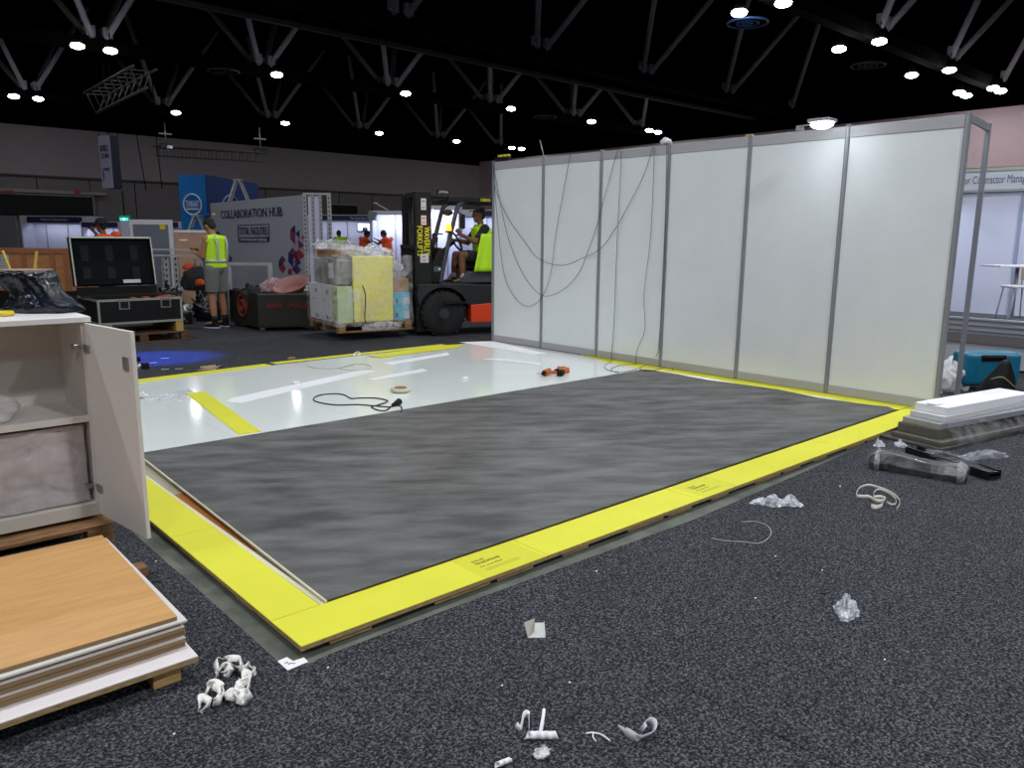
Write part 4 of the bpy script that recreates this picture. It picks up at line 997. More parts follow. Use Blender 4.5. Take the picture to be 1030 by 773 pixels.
def htext(s, x0, y0, x1, y1, m, nm='wall_text'):
    a, b = hp_(x0, y1), hp_(x1, y0)
    a2 = hp_(x0, y0); w_ = (Vector((b.x, b.y, 0))-Vector((a.x, a.y, 0))).length
    zz0 = hp_((x0+x1)/2, y1).z; zz1 = hp_((x0+x1)/2, y0).z
    return text(nm, s, (a.x, a.y, zz0), hxd, (0, 0, 1), w_, zz1-zz0, m, hw, .008)
htext('COLLABORATION HUB', 222.8, 210, 284.3, 218.8, 'navy')
htext('TOTAL FACILITIES', 241, 228.5, 269.2, 236.2, 'navy')
def hquad(pts, m, nm, dd_=.006): MB().extr([hp_(x, y)-hn*.004 for x, y in pts], hn*dd_).build(nm, m, hw)
hquad([(240, 239.0), (271.3, 238.4), (271.3, 243.2), (240, 243.6)], 'navy', 'caption_band')
text('caption', 'FACILITIES MANAGEMENT EXHIBITION', hp_(242, 242.3)+hn*.012, hxd, (0, 0, 1), (hp_(242, 242)-hp_(269.5, 242)).length, .07, 'hub', hw, .008)
for pts in (((239.3, 226.5), (271, 225.3), (271, 225.9), (239.3, 227.1)), ((239.2, 226.5), (239.8, 226.5), (240.3, 239), (239.7, 239)), ((270.4, 225.4), (271, 225.4), (271.4, 239), (270.8, 239))):
    hquad(pts, 'navy', 'frame_line')
pal = [mat('facet_navy', '2a2a66', .6), mat('facet_red', 'a8304a', .6), mat('facet_plum', '6a3a6a', .6), mat('facet_pale', 'c99aa4', .6), mat('facet_grey', 'a8b0c4', .6)]
def gem(cx, cy, w_, h_, cols):
    T, B_, L_, R2, Cn = (cx, cy-h_/2), (cx, cy+h_/2), (cx-w_/2, cy), (cx+w_/2, cy), (cx+w_*.1, cy-h_*.05)
    L1, L2, R1, R22 = (cx-w_/2, cy-h_*.22), (cx-w_/2, cy+h_*.22), (cx+w_/2, cy-h_*.22), (cx+w_/2, cy+h_*.22)
    fs = [(T, L1, Cn), (L1, L2, Cn), (L2, B_, Cn), (B_, R22, Cn), (R22, R1, Cn), (R1, T, Cn)]
    for i_, f in enumerate(fs): hquad(f, pal[cols[i_ % len(cols)]], 'facet')
gem(297, 236, 9, 20, [0, 1, 2, 4, 0, 4]); gem(300, 252, 13, 22, [3, 4, 1, 1, 3, 2]); gem(295, 259, 9, 20, [2, 0, 0, 4, 2]); gem(299, 268, 9, 16, [0, 2, 0, 2, 4]); gem(284.5, 266, 7, 18, [2, 0, 1, 1, 4]); gem(292, 273.5, 4, 7, [1, 1, 2]); gem(305, 239, 2, 4, [1, 1])
gem(219.5, 238, 5, 12, [2, 0, 0, 4]); gem(231, 260, 5, 8, [2, 0, 4])
# open frame at its near end
fr = thing('return_frame', 'perforated grey frame standing at the right end of the hub wall', 'frame', (Pn.x, Pn.y, GZ), RZ)
def perf(mbx, t, name, x, y, w_, z1_):
    MB().bx(x-w_/2, x+w_/2, y-.02, y+.02, 0, z1_).build(name, mat('frame_grey', '9d9f9d', .5, .3), t)
    mb = MB(); n_ = int(z1_/.1)
    for j in range(n_): mb.bx(x-w_*.16, x+w_*.16, y-.0225, y-.0205, .06+j*.1, .10+j*.1)
    h_ = mb.build('perforations', 'black', t); return h_
for x in (.05, .24, .42, .62): perf(None, fr, 'post', x, 0, .09 if x in (.05, .62) else .05, zt_)
MB().bx(.02, .66, -.022, .022, zt_, zt_+.05).build('top_rail', mat('frame_grey', '9d9f9d'), fr)
MB().bx(.12, .40, .03, .05, .02, zt_-.02).build('white_infill', 'booth', fr)
# ---- worker ----------------------------------------------------------------------
def remesh(mb, name, m, parent, vox, sm=4):
    o = mb.build(name, m, None)
    r = o.modifiers.new('r', 'REMESH'); r.mode = 'VOXEL'; r.voxel_size = vox; r.use_smooth_shade = True
    s_ = o.modifiers.new('s', 'SMOOTH'); s_.factor = .5; s_.iterations = sm
    bpy.context.view_layer.update()
    me = bpy.data.meshes.new_from_object(o.evaluated_get(bpy.context.evaluated_depsgraph_get()))
    old = o.data; o.modifiers.clear(); o.data = me; bpy.data.meshes.remove(old); me.name = name
    for p in me.polygons: p.use_smooth = True
    me.materials.clear(); me.materials.append(M[m] if isinstance(m, str) else m)
    o.parent = parent
    return o
def caps(mb, a, b, ra, rb, seg=14, ends=(True, True)):
    a, b = Vector(a), Vector(b); mb.cyl(a, b, ra, rb, seg)
    if ends[0]: mb.ell(a, (ra, ra, ra), seg)
    if ends[1]: mb.ell(b, (rb, rb, rb), seg)
def hand(mb, wr, d, side, nrm_, curl_=.5, sc=1.):
    wr, d, nn = Vector(wr), Vector(d).normalized(), Vector(nrm_).normalized(); s = d.cross(nn).normalized(); nn = s.cross(d)
    rot = Matrix((s, d, nn)).transposed()
    mb.ell(wr+d*.05*sc, (.042*sc, .055*sc, .019*sc), 12, rot)
    for i, (o, ln) in enumerate(((-.030, .060), (-.010, .070), (.011, .066), (.031, .052))):
        p0 = wr+d*.09*sc+s*o*sc; p1 = p0+(d*math.cos(curl_)+nn*math.sin(curl_))*ln*.55*sc; p2 = p1+(d*math.cos(curl_*2.4)+nn*math.sin(curl_*2.4))*ln*.45*sc
        caps(mb, p0, p1, .0095*sc, .009*sc, 8); caps(mb, p1, p2, .009*sc, .008*sc, 8)
    p0 = wr+d*.025*sc+s*side*.035*sc; p1 = p0+(s*side*.8+d*.7+nn*.3).normalized()*.04*sc; p2 = p1+(d+nn*.4).normalized()*.03*sc
    caps(mb, p0, p1, .013*sc, .011*sc, 8); caps(mb, p1, p2, .011*sc, .009*sc, 8)
def head(mb, c, f, up):
    c, f, up = Vector(c), Vector(f).normalized(), Vector(up).normalized(); s = f.cross(up).normalized(); up = s.cross(f)
    rot = Matrix((s, f, up)).transposed()
    mb.ell(c+up*.02, (.074, .094, .10), 16, rot)
    mb.ell(c-up*.055+f*.022, (.056, .066, .062), 14, rot)      # jaw
    mb.ell(c-up*.105+f*.055, (.028, .022, .02), 10, rot)        # chin
    mb.ell(c-up*.01+f*.10, (.013, .02, .028), 10, rot)          # nose
    mb.ell(c-up*.06+f*.086, (.026, .012, .013), 10, rot)        # lips
    mb.ell(c+up*.03+f*.085, (.045, .014, .012), 10, rot)        # brow
    for q_ in (-1, 1): mb.ell(c+s*q_*.076, (.012, .02, .032), 10, rot)
    return s, f, up, rot
def person(name, label, loc, rz, J, skin='skin', vox=.009, arms=True, legs=True, facedet=True, hair_='short'):
    t = thing(name, label, 'person', loc, rz)
    mb = MB(); g_ = lambda k: Vector(J[k])
    mb.ell(g_('pel'), (.155, .11, .12), 16)
    caps(mb, g_('pel'), g_('waist'), .105, .11); caps(mb, g_('waist'), g_('chest'), .11, .12)
    mb.ell(g_('chest'), (.165, .115, .17), 16)
    caps(mb, g_('chest')+Vector((0, 0, .08)), g_('neck'), .07, .055)
    caps(mb, g_('neck'), g_('head')+Vector((0, 0, -.05)), .055, .052)
    s, f, up, rot = head(mb, J['head'], J['face'], J.get('up', (0, 0, 1)))
    for S_ in 'LR':
        caps(mb, g_('chest')+Vector((0, 0, .1)), g_('sh'+S_), .075, .062)
        caps(mb, g_('sh'+S_), g_('el'+S_), .058, .042); caps(mb, g_('el'+S_), g_('wr'+S_), .043, .027)
        hand(mb, g_('wr'+S_), J['hd'+S_], (1 if S_ == 'L' else -1), J.get('hn'+S_, (0, 0, 1)), J.get('curl', .5))
        if legs:
            caps(mb, g_('hip'+S_), g_('kn'+S_), .092, .058); caps(mb, g_('kn'+S_), g_('kn'+S_)*.55+g_('an'+S_)*.45, .057, .058); caps(mb, g_('kn'+S_)*.55+g_('an'+S_)*.45, g_('an'+S_), .058, .037)
            caps(mb, g_('an'+S_), g_('to'+S_), .038, .032)
    remesh(mb, 'body', skin, t, vox)
    hc = Vector(J['head'])
    if facedet:
        for q_ in (-1, 1): MB().ell(hc+s*q_*.03+up*.012+f*.088, (.011, .008, .007), 10, rot).build('eye', 'black', t)
    hm = MB()
    hm.ell(hc+up*.045-f*.018, (.084, .098, .092), 16, rot); hm.ell(hc-f*.05-up*.0, (.07, .06, .085), 14, rot)
    if hair_ == 'bun': hm.ell(hc+up*.15-f*.06, (.045, .045, .04), 12, rot)
    if hair_ == 'curly':
        for i in range(60):
            th = i*2.4; ph = .15+1.35*(i/60)
            dirn = s*math.sin(ph)*math.cos(th)+f*(math.sin(ph)*math.sin(th)*1.0)+up*math.cos(ph)
            if dirn.dot(f) > .55 and dirn.dot(up) < .62: continue
            hm.ell(hc+up*.035+dirn*.095-f*.01, (.035, .035, .035), 8)
    if hair_ != 'cap': remesh(hm, 'hair', 'hair', t, max(vox, .008), 2)
    else:
        remesh(hm, 'cap', 'darkcloth', t, max(vox, .008), 2)
        MB().ell(hc+up*.065+f*.10, (.06, .065, .008), 14, rot).build('cap_peak', 'darkcloth', t)
    return t
def torso_garment(t, name, m, J, grow=.02, vox=.01, sleeves=0., low=.0, mat2=None):
    mb = MB(); g_ = lambda k: Vector(J[k]); up = (g_('chest')-g_('pel')).normalized()
    p0 = g_('pel')+up*(.02-low); 
    n = 8; rg = []
    for i in range(n+1):
        k = i/n; c = g_('pel').lerp(g_('chest'), min(1, k*1.0))+up*(.14*k-low*(1-k))
        a = .16+grow+.018*math.sin(k*math.pi*.5); b = .125+grow
        rg.append([c+Vector((a*math.cos(q*math.pi/12), b*math.sin(q*math.pi/12), 0)) for q in range(24)])
    mb.loft(rg)
    for S_ in 'LR':
        caps(mb, g_('chest')+up*.1, g_('sh'+S_)-(g_('sh'+S_)-g_('chest'))*.12, .085+grow*.5, .066+grow*.4)
        if sleeves: mb.cyl(g_('sh'+S_), g_('sh'+S_).lerp(g_('el'+S_), sleeves), .066+grow*.5, .062+grow*.5, 14)
        if sleeves: mb.ell(g_('sh'+S_), (.07+grow*.5,)*3, 12)
    return remesh(mb, name, m, t, vox, 3)
def leg_garment(t, name, m, J, frac=.95, grow=.022, vox=.01, lower=0.):
    mb = MB(); g_ = lambda k: Vector(J[k])
    mb.ell(g_('pel'), (.165+grow*.6, .125+grow*.6, .13), 18)
    for S_ in 'LR':
        e_ = g_('hip'+S_).lerp(g_('kn'+S_), frac)
        mb.cyl(g_('hip'+S_), e_, .10+grow, .075+grow, 16); mb.ell(g_('hip'+S_), (.10+grow,)*3, 14)
        if lower:
            mb.ell(g_('kn'+S_), (.07+grow*.7,)*3, 12); mb.cyl(g_('kn'+S_), g_('kn'+S_).lerp(g_('an'+S_), lower), .07+grow*.7, .05+grow*.7, 14)
    return remesh(mb, name, m, t, vox, 2)
def shoes(t, J, m='black', sole='booth'):
    for S_ in 'LR':
        a, b = Vector(J['an'+S_]), Vector(J['to'+S_]); d = (b-a); d.z = 0; d.normalize(); c = a+d*.06
        z = min(a.z, b.z)-.045
        rot = Matrix((Vector((d.y, -d.x, 0)), d, Vector((0, 0, 1)))).transposed()
        mb = MB(); mb.ell((c.x, c.y, z+.035), (.05, .145, .045), 14, rot); caps(mb, (a.x, a.y, z+.04), (a.x, a.y, z+.10), .05, .048)
        s_ = remesh(mb, 'shoe', m, t, .01, 2)
        MB().loft([[Vector((c.x, c.y, z+h_))+rot @ Vector((.048*math.cos(k*math.pi/10), .148*math.sin(k*math.pi/10), 0)) for k in range(20)] for h_ in (-.012, .012)], smooth=False).build('sole', sole, s_)
JW = dict(pel=(0, 0, .98), waist=(0, 0, 1.12), chest=(0, .0, 1.32), neck=(0, .035, 1.52), head=(0, .085, 1.645), face=(0, .86, -.5), up=(0, .5, .86),
          shL=(.185, .0, 1.44), elL=(.215, .07, 1.16), wrL=(.10, .30, 1.19), hdL=(-.4, .8, .3), hnL=(0, -.2, 1),
          shR=(-.185, .0, 1.44), elR=(-.215, .06, 1.16), wrR=(-.08, .31, 1.20), hdR=(.3, .8, .3), hnR=(0, -.2, 1),
          hipL=(.10, 0, .94), knL=(.115, .03, .52), anL=(.12, -.02, .092), toL=(.15, .13, .05), hipR=(-.10, 0, .94), knR=(-.11, .02, .52), anR=(-.12, -.02, .092), toR=(-.15, .13, .05), curl=.7)
fo = W(12.75, -4.86, .0075)
wk = person('person', 'person in lime hi-vis vest and grey shorts standing, looking down at a phone', fo, math.radians(26), JW, 'skin', .007, hair_='bun')
v_ = torso_garment(wk, 'vest', 'lime', JW, .028, .01, low=.0)
for zz in (1.06,):
    MB().loft([[Vector((a*math.cos(q*math.pi/16), b*math.sin(q*math.pi/16), z)) for q in range(32)] for z, a, b in ((zz, .196, .162), (zz+.055, .199, .164))], caps=False).build('reflective_band', 'silverband', v_).modifiers.new('s', 'SOLIDIFY').thickness = .004
for sx in (-1, 1):
    for sy in (-1, 1):
        ribbon('reflective_stripe', smooth_path([(sx*.10, sy*.15, 1.11), (sx*.105, sy*.158, 1.25), (sx*.11, sy*.155, 1.38), (sx*.12, sy*.11, 1.49)]), .045, 'silverband', v_, .004, (1, 0, 0))
leg_garment(wk, 'shorts', 'shorts', JW, .85, .024)
shoes(wk, JW)
for S_ in 'LR':
    a = Vector(JW['an'+S_]); MB().cyl(a+Vector((0, 0, .03)), a+Vector((0, 0, .11)), .05, .052, 14).build('sock', 'darkcloth', wk)
MB().ell((0, -.02, 1.85-.02), (.028, .022, .02), 12).build('hair_tie', mat('tie_yellow', 'b8a828', .6), wk)
ph = thing('mobile_phone', 'small dark phone held by the standing worker in the lime vest', 'phone', fo, math.radians(26))
MB().box((0.01, .43, 1.262), (.16, .10, .012), Matrix.Rotation(.5, 3, 'X')).build('case', 'black', ph, .004)
# ---- black crate with stencil ------------------------------------------------------
A = W(12.23, -4.04); Bp = W(13.1, -4.80); 
cd = (Bp-A); cd.z = 0; cl = cd.length; cdn = cd.normalized(); cw = Vector((F_[0]*.25+R_[0]*.97, F_[1]*.25+R_[1]*.97, 0)).normalized(); cwl = 1.05
ct = thing('stencilled_crate', 'low black wooden crate with red stencil lettering on its side', 'crate', (A.x, A.y, .0075))
o = Vector((0, 0, 0)); z0, z1 = .07, .60
def wallp(a, b, th, z0, z1, nm, m): 
    d = (b-a).normalized(); n_ = Vector((-d.y, d.x, 0)); return MB().extr([a+Vector((0, 0, z0)), b+Vector((0, 0, z0)), b+Vector((0, 0, z1)), a+Vector((0, 0, z1))], n_*th).build(nm, m, ct)
q0, q1, q2, q3 = o, cw*cwl, cw*cwl+cdn*cl, cdn*cl
wallp(q0, q1, .03, z0, z1, 'side_board', 'crateblack'); wallp(q1, q2, .03, z0, z1, 'end_board', 'crateblack'); wallp(q2, q3, .03, z0, z1, 'side_board', 'crateblack'); wallp(q3, q0, .03, z0, z1, 'end_board', 'crateblack')
MB().prism([(p.x, p.y) for p in (q0, q1, q2, q3)], .06, .085).build('base', 'crateblack', ct)
for p in (q0+cw*.08+cdn*.06, q1-cw*.12+cdn*.06, q2-cw*.12-cdn*.1, q3+cw*.08-cdn*.1): MB().cyl((p.x, p.y, 0), (p.x, p.y, .06), .05, .05, 10).build('foot', 'wooddk', ct)
MB().extr([q0-cdn*.004+Vector((0, 0, z1-.03)), q1-cdn*.004+Vector((0, 0, z1-.03)), q1-cdn*.004+Vector((0, 0, z1)), q0-cdn*.004+Vector((0, 0, z1))], -cdn*.01).build('metal_edge', mat('edge_dull', '55544a', .5, .3), ct)
nf = Vector((cw.y, -cw.x, 0)); nf = nf if nf.dot(Vector((F_[0], F_[1], 0))) < 0 else -nf
text('stencil', '400W', q0+cw*.14+nf*.008+Vector((0, 0, .36)), cw, (0, 0, 1), .25, .085, 'crate_red', ct, .004)
text('stencil', 'HALIDE', q0+cw*.50+nf*.008+Vector((0, 0, .37)), cw, (0, 0, 1), .36, .085, 'crate_red', ct, .004)
ne = Vector((cdn.y, -cdn.x, 0)); ne = ne if ne.dot(Vector((F_[0], F_[1], 0))) < 0 else -ne
ec_ = cdn*cl*.5+ne*.012+Vector((0, 0, .37))
MB().ring(ec_, .17, .022, cdn, (0, 0, 1)).build('round_emblem', mat('stencil_red_dull', '6e2218', .8), ct)
MB().ring(ec_, .08, .03, cdn, (0, 0, 1)).build('round_emblem', mat('stencil_red_dull', '8a2c1c'), ct)
cc = (q0+q2)*.5
tub = thing('pink_tub', 'pink plastic tub tilted on top of the black crate', 'tub', Vector(ct.location)+q0+cw*.70+cdn*.30+Vector((0, 0, z1-.02)))
rg = []
for r_, h_ in ((.14, .0), (.17, .06), (.24, .16), (.27, .20), (.25, .205), (.155, .07), (.12, .02)):
    rg.append([Vector((r_*1.15*math.cos(k*math.pi/14), r_*.8*math.sin(k*math.pi/14), h_)) for k in range(28)])
tb = MB().loft(rg).build('bowl', 'pink', tub); tb.rotation_euler = (math.radians(35), math.radians(-12), RZ)
tag(lump('pink_film', Vector(ct.location)+q0+cw*.42+cdn*.45+Vector((0, 0, z1)), (.19, .14, .15), film('pink_film', 'c8a0a6', .5, .12, 10, .5, 1.) and 'wrap', None, .35, 2, 9, 4), 'clump of pinkish plastic film on top of the black crate', 'plastic film')
MB_p = MATS['pink_film']
bpy.data.objects[[o_.name for o_ in COL.objects if o_.name.startswith('pink_film')][-1]].data.materials[0] = MB_p
sk = thing('white_trays', 'stack of white plastic trays on the crate beside the wrapped load', 'trays', Vector(ct.location)+q0+cw*.90+cdn*.80+Vector((0, 0, z1-.12)), RZ)
for j in range(5): MB().bx(-.16, .22, -.14, .14, j*.055, j*.055+.042).build('tray', 'boxw', sk, .008)
tag(lump('dark_bag', Vector(ct.location)+q0+cw*.14+cdn*.5+Vector((0, 0, .45)), (.16, .2, .16), 'darkcloth', None, .35, 2, 19, 4), 'dark cloth bag poking out of the left of the black crate', 'bag')
# ---- flight case -------------------------------------------------------------------
A, B = aZ(100, 328.2, .285), aZ(183.6, 323, .285); fd = (B-A); fl_ = fd.length; fa = math.atan2(fd.y, fd.x)
pl = pallet('pallet', 'dark wooden pallet under the open black flight case', ((A.x+B.x)/2-math.sin(fa)*.45, (A.y+B.y)/2+math.cos(fa)*.50, .0075), fa, fl_+.14, 1.1, 'wooddk')
for x in (-fl_/2+.05, fl_/2-.1): MB().bx(x, x+.1, -.52, .5, .1405, .277).build('pine_spacer', mat('pine_light', 'b08f4c', .7), pl)
fc = thing('flight_case', 'open black flight case with metal edges, lid leaning back', 'flight case', (A.x, A.y, .289), fa)
FH = aD(140, 301, (Vector((A.x-CX, A.y-CY)).dot(Vector(F_))+.4)).z-.289; FD = 1.0
FH = .34
edge = mat('case_edge', 'a3a69a', .4, .5)
MB().bx(0, fl_, 0, .012, 0, FH).build('front_panel', 'black', fc); MB().bx(0, fl_, FD-.012, FD, 0, FH+.12).build('rear_panel', 'black', fc)
for x in (0, fl_-.012): MB().bx(x, x+.012, .012, FD-.012, 0, FH).build('end_panel', 'black', fc)
MB().bx(.012, fl_-.012, .012, FD-.012, 0, .015).build('floor_panel', 'black', fc)
for (y, z) in ((-.006, 0), (-.006, FH-.025), (FD, 0), (FD, FH-.025)): MB().bx(-.006, fl_+.006, y-.004, y+.012, z, z+.03).build('edge_trim', edge, fc)
for x in (-.006, fl_-.02): 
    MB().bx(x, x+.028, -.008, .002, .03, FH-.025).build('edge_trim', edge, fc)
    for z in (0, FH-.025): MB().bx(x-.003, x+.012 if x < 0 else x+.028, .0, FD, z, z+.03).build('edge_trim', edge, fc)
for x in (.30*fl_, .80*fl_): MB().bx(x-.07, x+.07, -.022, -.011, FH-.14, FH+.005).build('latch', mat('latch_metal', '8a8c84', .4, .7), fc, .01).modifiers
for x in (.30*fl_, .80*fl_): MB().bx(x-.05, x+.05, -.028, -.0225, FH-.12, FH-.03).build('latch_recess', 'black', fc)
MB().bx(.02, fl_-.02, .02, FD-.02, FH-.18, FH-.06).build('foam_insert', 'darkcloth', fc)
for x, w_ in ((.42, .06), (.56, .08), (.72, .2)): 
    MB().bx(x*fl_, x*fl_+w_, .05, .16, FH-.055, FH+.015).build('orange_part', mat('part_orange', 'c84a18', .6), fc)
# lid
lid = MB(); LH = .70; tilt = math.radians(9)
lb_ = MB().bx(0, fl_, 0, .015, 0, LH).build('lid_panel', 'black', fc)
lb_.location = (-.03, FD+.03, FH+.13); lb_.rotation_euler = (-tilt, 0, 0)
def lidp(mb, nm, m): o_ = mb.build(nm, m, fc); o_.location = lb_.location; o_.rotation_euler = lb_.rotation_euler; return o_
lidp(MB().bx(0, fl_, -.12, 0, LH-.012, LH), 'lid_side', 'black'); lidp(MB().bx(0, .012, -.12, 0, 0, LH), 'lid_side', 'black'); lidp(MB().bx(fl_-.012, fl_, -.12, 0, 0, LH), 'lid_side', 'black')
lidp(MB().bx(-.004, fl_+.004, -.128, -.115, LH-.022, LH+.003), 'edge_trim', edge); lidp(MB().bx(-.004, .014, -.128, -.115, 0, LH), 'edge_trim', edge); lidp(MB().bx(fl_-.014, fl_+.004, -.128, -.115, 0, LH), 'edge_trim', edge)
lidp(MB().bx(.02, fl_-.02, -.05, -.002, .02, LH-.02), 'lid_foam', mat('foam_charcoal', '14191b', 1., spec=.1))
for x in (.17, .47, .78): 
    lidp(MB().bx(x*fl_-.05, x*fl_+.05, -.056, -.0505, .10, .27), 'foam_recess', 'black'); lidp(MB().bx(x*fl_-.05, x*fl_+.05, -.056, -.0505, .36, .58), 'foam_recess', 'black')
lidp(MB().bx(.6*fl_, .82*fl_, -.058, -.0505, .03, .08), 'label', 'boxw')
tag(MB().bar(Vector(fc.location)+Matrix.Rotation(fa, 3, 'Z') @ Vector((-.12, .30, FH+.03)), Vector(fc.location)+Matrix.Rotation(fa, 3, 'Z') @ Vector((fl_+.10, .22, FH+.05)), .05, .035).build('black_pole', 'blackg'), 'long black pole lying across the open flight case', 'pole')
# ---- plywood crate, pegboard ---------------------------------------------------------
p, w, a, b = frame(12.8, -30, 250, 71, 293)
pc = thing('plywood_crate', 'open orange-brown plywood crate with battens at the left frame edge', 'crate', p, RZ)
MB().bx(-w/2, w/2, 0, .02, a, b).build('front_wall', 'plyor', pc); MB().bx(-w/2, w/2, .8, .82, a, b).build('rear_wall', 'plyor', pc)
for x in (-w/2, w/2-.02): MB().bx(x, x+.02, .02, .8, a, b).build('side_wall', 'plyor', pc)
MB().bx(-w/2, w/2, -.02, -.0005, b-.07, b).build('batten', mat('plyor_dk', '8e5c3a', .75), pc)
for x in (.0, .30, .62): MB().bx(w*(x-.06)+.1, w*(x-.06)+.17, -.02, -.0005, a, b-.071).build('batten', mat('plyor_dk', '8e5c3a'), pc)
MB().bx(w/2-.1, w/2, -.02, -.0005, a, b-.071).build('batten', mat('plyor_dk', '8e5c3a'), pc)
MB().bx(-w/2, w/2, .0, .82, GZ, a-.0005).build('dark_base', 'black', pc)
p, w, a, b = frame(12.3, -12, 257, 9.5, 290)
pg = thing('pegboard_panel', 'white perforated panel standing against the plywood crate', 'panel', (p.x, p.y, GZ), RZ)
MB().bx(-w/2, w/2, 0, .02, a, b).build('sheet', mat('peg_grey', 'a6a6ac', .6), pg)
mb = MB()
for i in range(int(w/.045)):
    for j in range(int((b-a)/.045)): mb.bx(-w/2+.02+i*.045, -w/2+.035+i*.045, -.003, -.0005, a+.02+j*.045, a+.035+j*.045)
mb.build('holes', 'black', pg); MB().bx(-w/2, -w/2+.04, 0, .02, 0, a-.001).build('leg', 'alud', pg); MB().bx(w/2-.04, w/2, 0, .02, 0, a-.001).build('leg', 'alud', pg)
# curly haired person behind the flight case
JC = dict(JW); JC.update(head=(0, .06, 1.66), face=(-.1, 1, 0), up=(0, 0, 1), neck=(0, .02, 1.52), shL=(.185, 0, 1.44), elL=(.25, .22, 1.33), wrL=(.20, .42, 1.55), hdL=(-.1, .5, .6), hnL=(-1, 0, 0))
pp_ = W(15.2, -7.92, .0075)
cu_p = person('person', 'person with curly dark hair and orange vest, head above the flight case lid', pp_+Vector((0, 0, .06)), RZ+math.radians(75), JC, 'skind', .009, hair_='curly')
torso_garment(cu_p, 'vest', 'hivor', JC, .025, .012); leg_garment(cu_p, 'trousers', 'darkcloth', JC, 1., .02, .012, .9); shoes(cu_p, JC)
cu_p.location.z = .0075
ob_ = thing('orange_hard_hat', 'orange hard hat resting on the grey shelf right of the curly-haired person', 'hard hat', aD(117, 238, 15.6), RZ)
MB().ell((0, 0, .04), (.10, .09, .06), 16).build('shell', 'hivor', ob_); MB().ell((-.02, -.02, .01), (.12, .10, .010), 16).build('brim', 'hivor', ob_)
fg = upright('grey_shelf', 'low grey shelf wall behind the flight case', 'shelf', 15.75, 100, 238.2, 128, 262, mat('shelf_grey', '7a7c84', .7), .3, z0=.0075)
# ---- perforated metal racks between case and worker ------------------------------------
rk = thing('metal_rack', 'perforated grey metal rack between the flight case and the worker', 'rack', W(14.0, -6.10, GZ), RZ)
mg = mat('rack_grey', 'a9abb0', .45, .25)
for (x, yy, h_) in ((-.52, .0, 1.12), (-.30, .3, 1.08), (-.12, .0, 1.10), (.05, .0, 1.10), (.36, .1, 1.08), (.50, .0, 1.05)): perf(None, rk, 'post', x, yy, .09 if x < .1 else .05, h_)
MB().bx(-.75, .70, -.04, .04, 1.121, 1.15).build('top_rail', mg, rk); MB().bx(-.65, .66, .26, .34, 1.22, 1.25).build('rear_rail', mg, rk)
for x in (-.62, .6): MB().bx(x-.02, x+.02, .28, .32, 0, 1.22).build('rear_post', mg, rk)
MB().bx(-.2, .75, -.15, .35, .52, .55).build('shelf', mg, rk)
tag(lump('orange_vest', W(13.95, -5.80, .90), (.11, .08, .08), 'orange_dull', None, .3, 2, 41, 3, rz=RZ), 'folded orange vest hanging in the metal rack', 'vest')
bk = thing('backpack', 'black and orange backpack on the rack shelf left of the worker', 'backpack', W(13.85, -5.62, GZ+.551), RZ)
lump('bag_body', (0, 0, 0), (.28, .15, .28), 'darkcloth', bk, .25, 1.6, 42, 4); lump('orange_pocket', (.10, -.14, .12), (.09, .05, .07), 'orange_dull', bk, .3, 2, 43, 3, flat=False)
for i, (x, y, z) in enumerate(((-6.05, 13.6, .0), (-5.45, 13.75, 0), (-4.75, 13.95, 0), (-5.72, 13.2, 0))):
    tag(lump('equipment_heap', W(y, x, GZ), (.19, .15, (.38, .3, .40, .22)[i]), 'blackg', None, .6, 3.2, 50+i, 4, rz=RZ, ridged=True), ('dark heap of cables under the left side of the rack', 'dark heap of cables under the right side of the rack', 'dark heap of gear behind the worker', 'small dark heap of gear nearest the pallet corner')[i], 'equipment')
# picture frame in front of hub wall
p, w, a, b = frame(14.4, 228.5, 264.5, 272, 300)
gf = thing('metal_frame_stand', 'empty rectangular grey metal frame right of the worker', 'frame', (p.x, p.y, GZ), RZ)
for s_ in (-1, 1): MB().bx(s_*w/2-.035, s_*w/2+.035, 0, .04, 0, b).build('post', mg, gf)
MB().bx(-w/2+.035, w/2-.035, 0, .04, b-.05, b).build('top_rail', mg, gf); MB().bx(-w/2+.035, w/2-.035, 0, .04, .3, .35).build('lower_rail', mg, gf)
tag(MB().box(aD(253, 288, 14.3), (.14, .1, .3)).build('small_black_box', 'black', None, .01), 'small black box standing on the frame rail behind the crate', 'box') if False else None

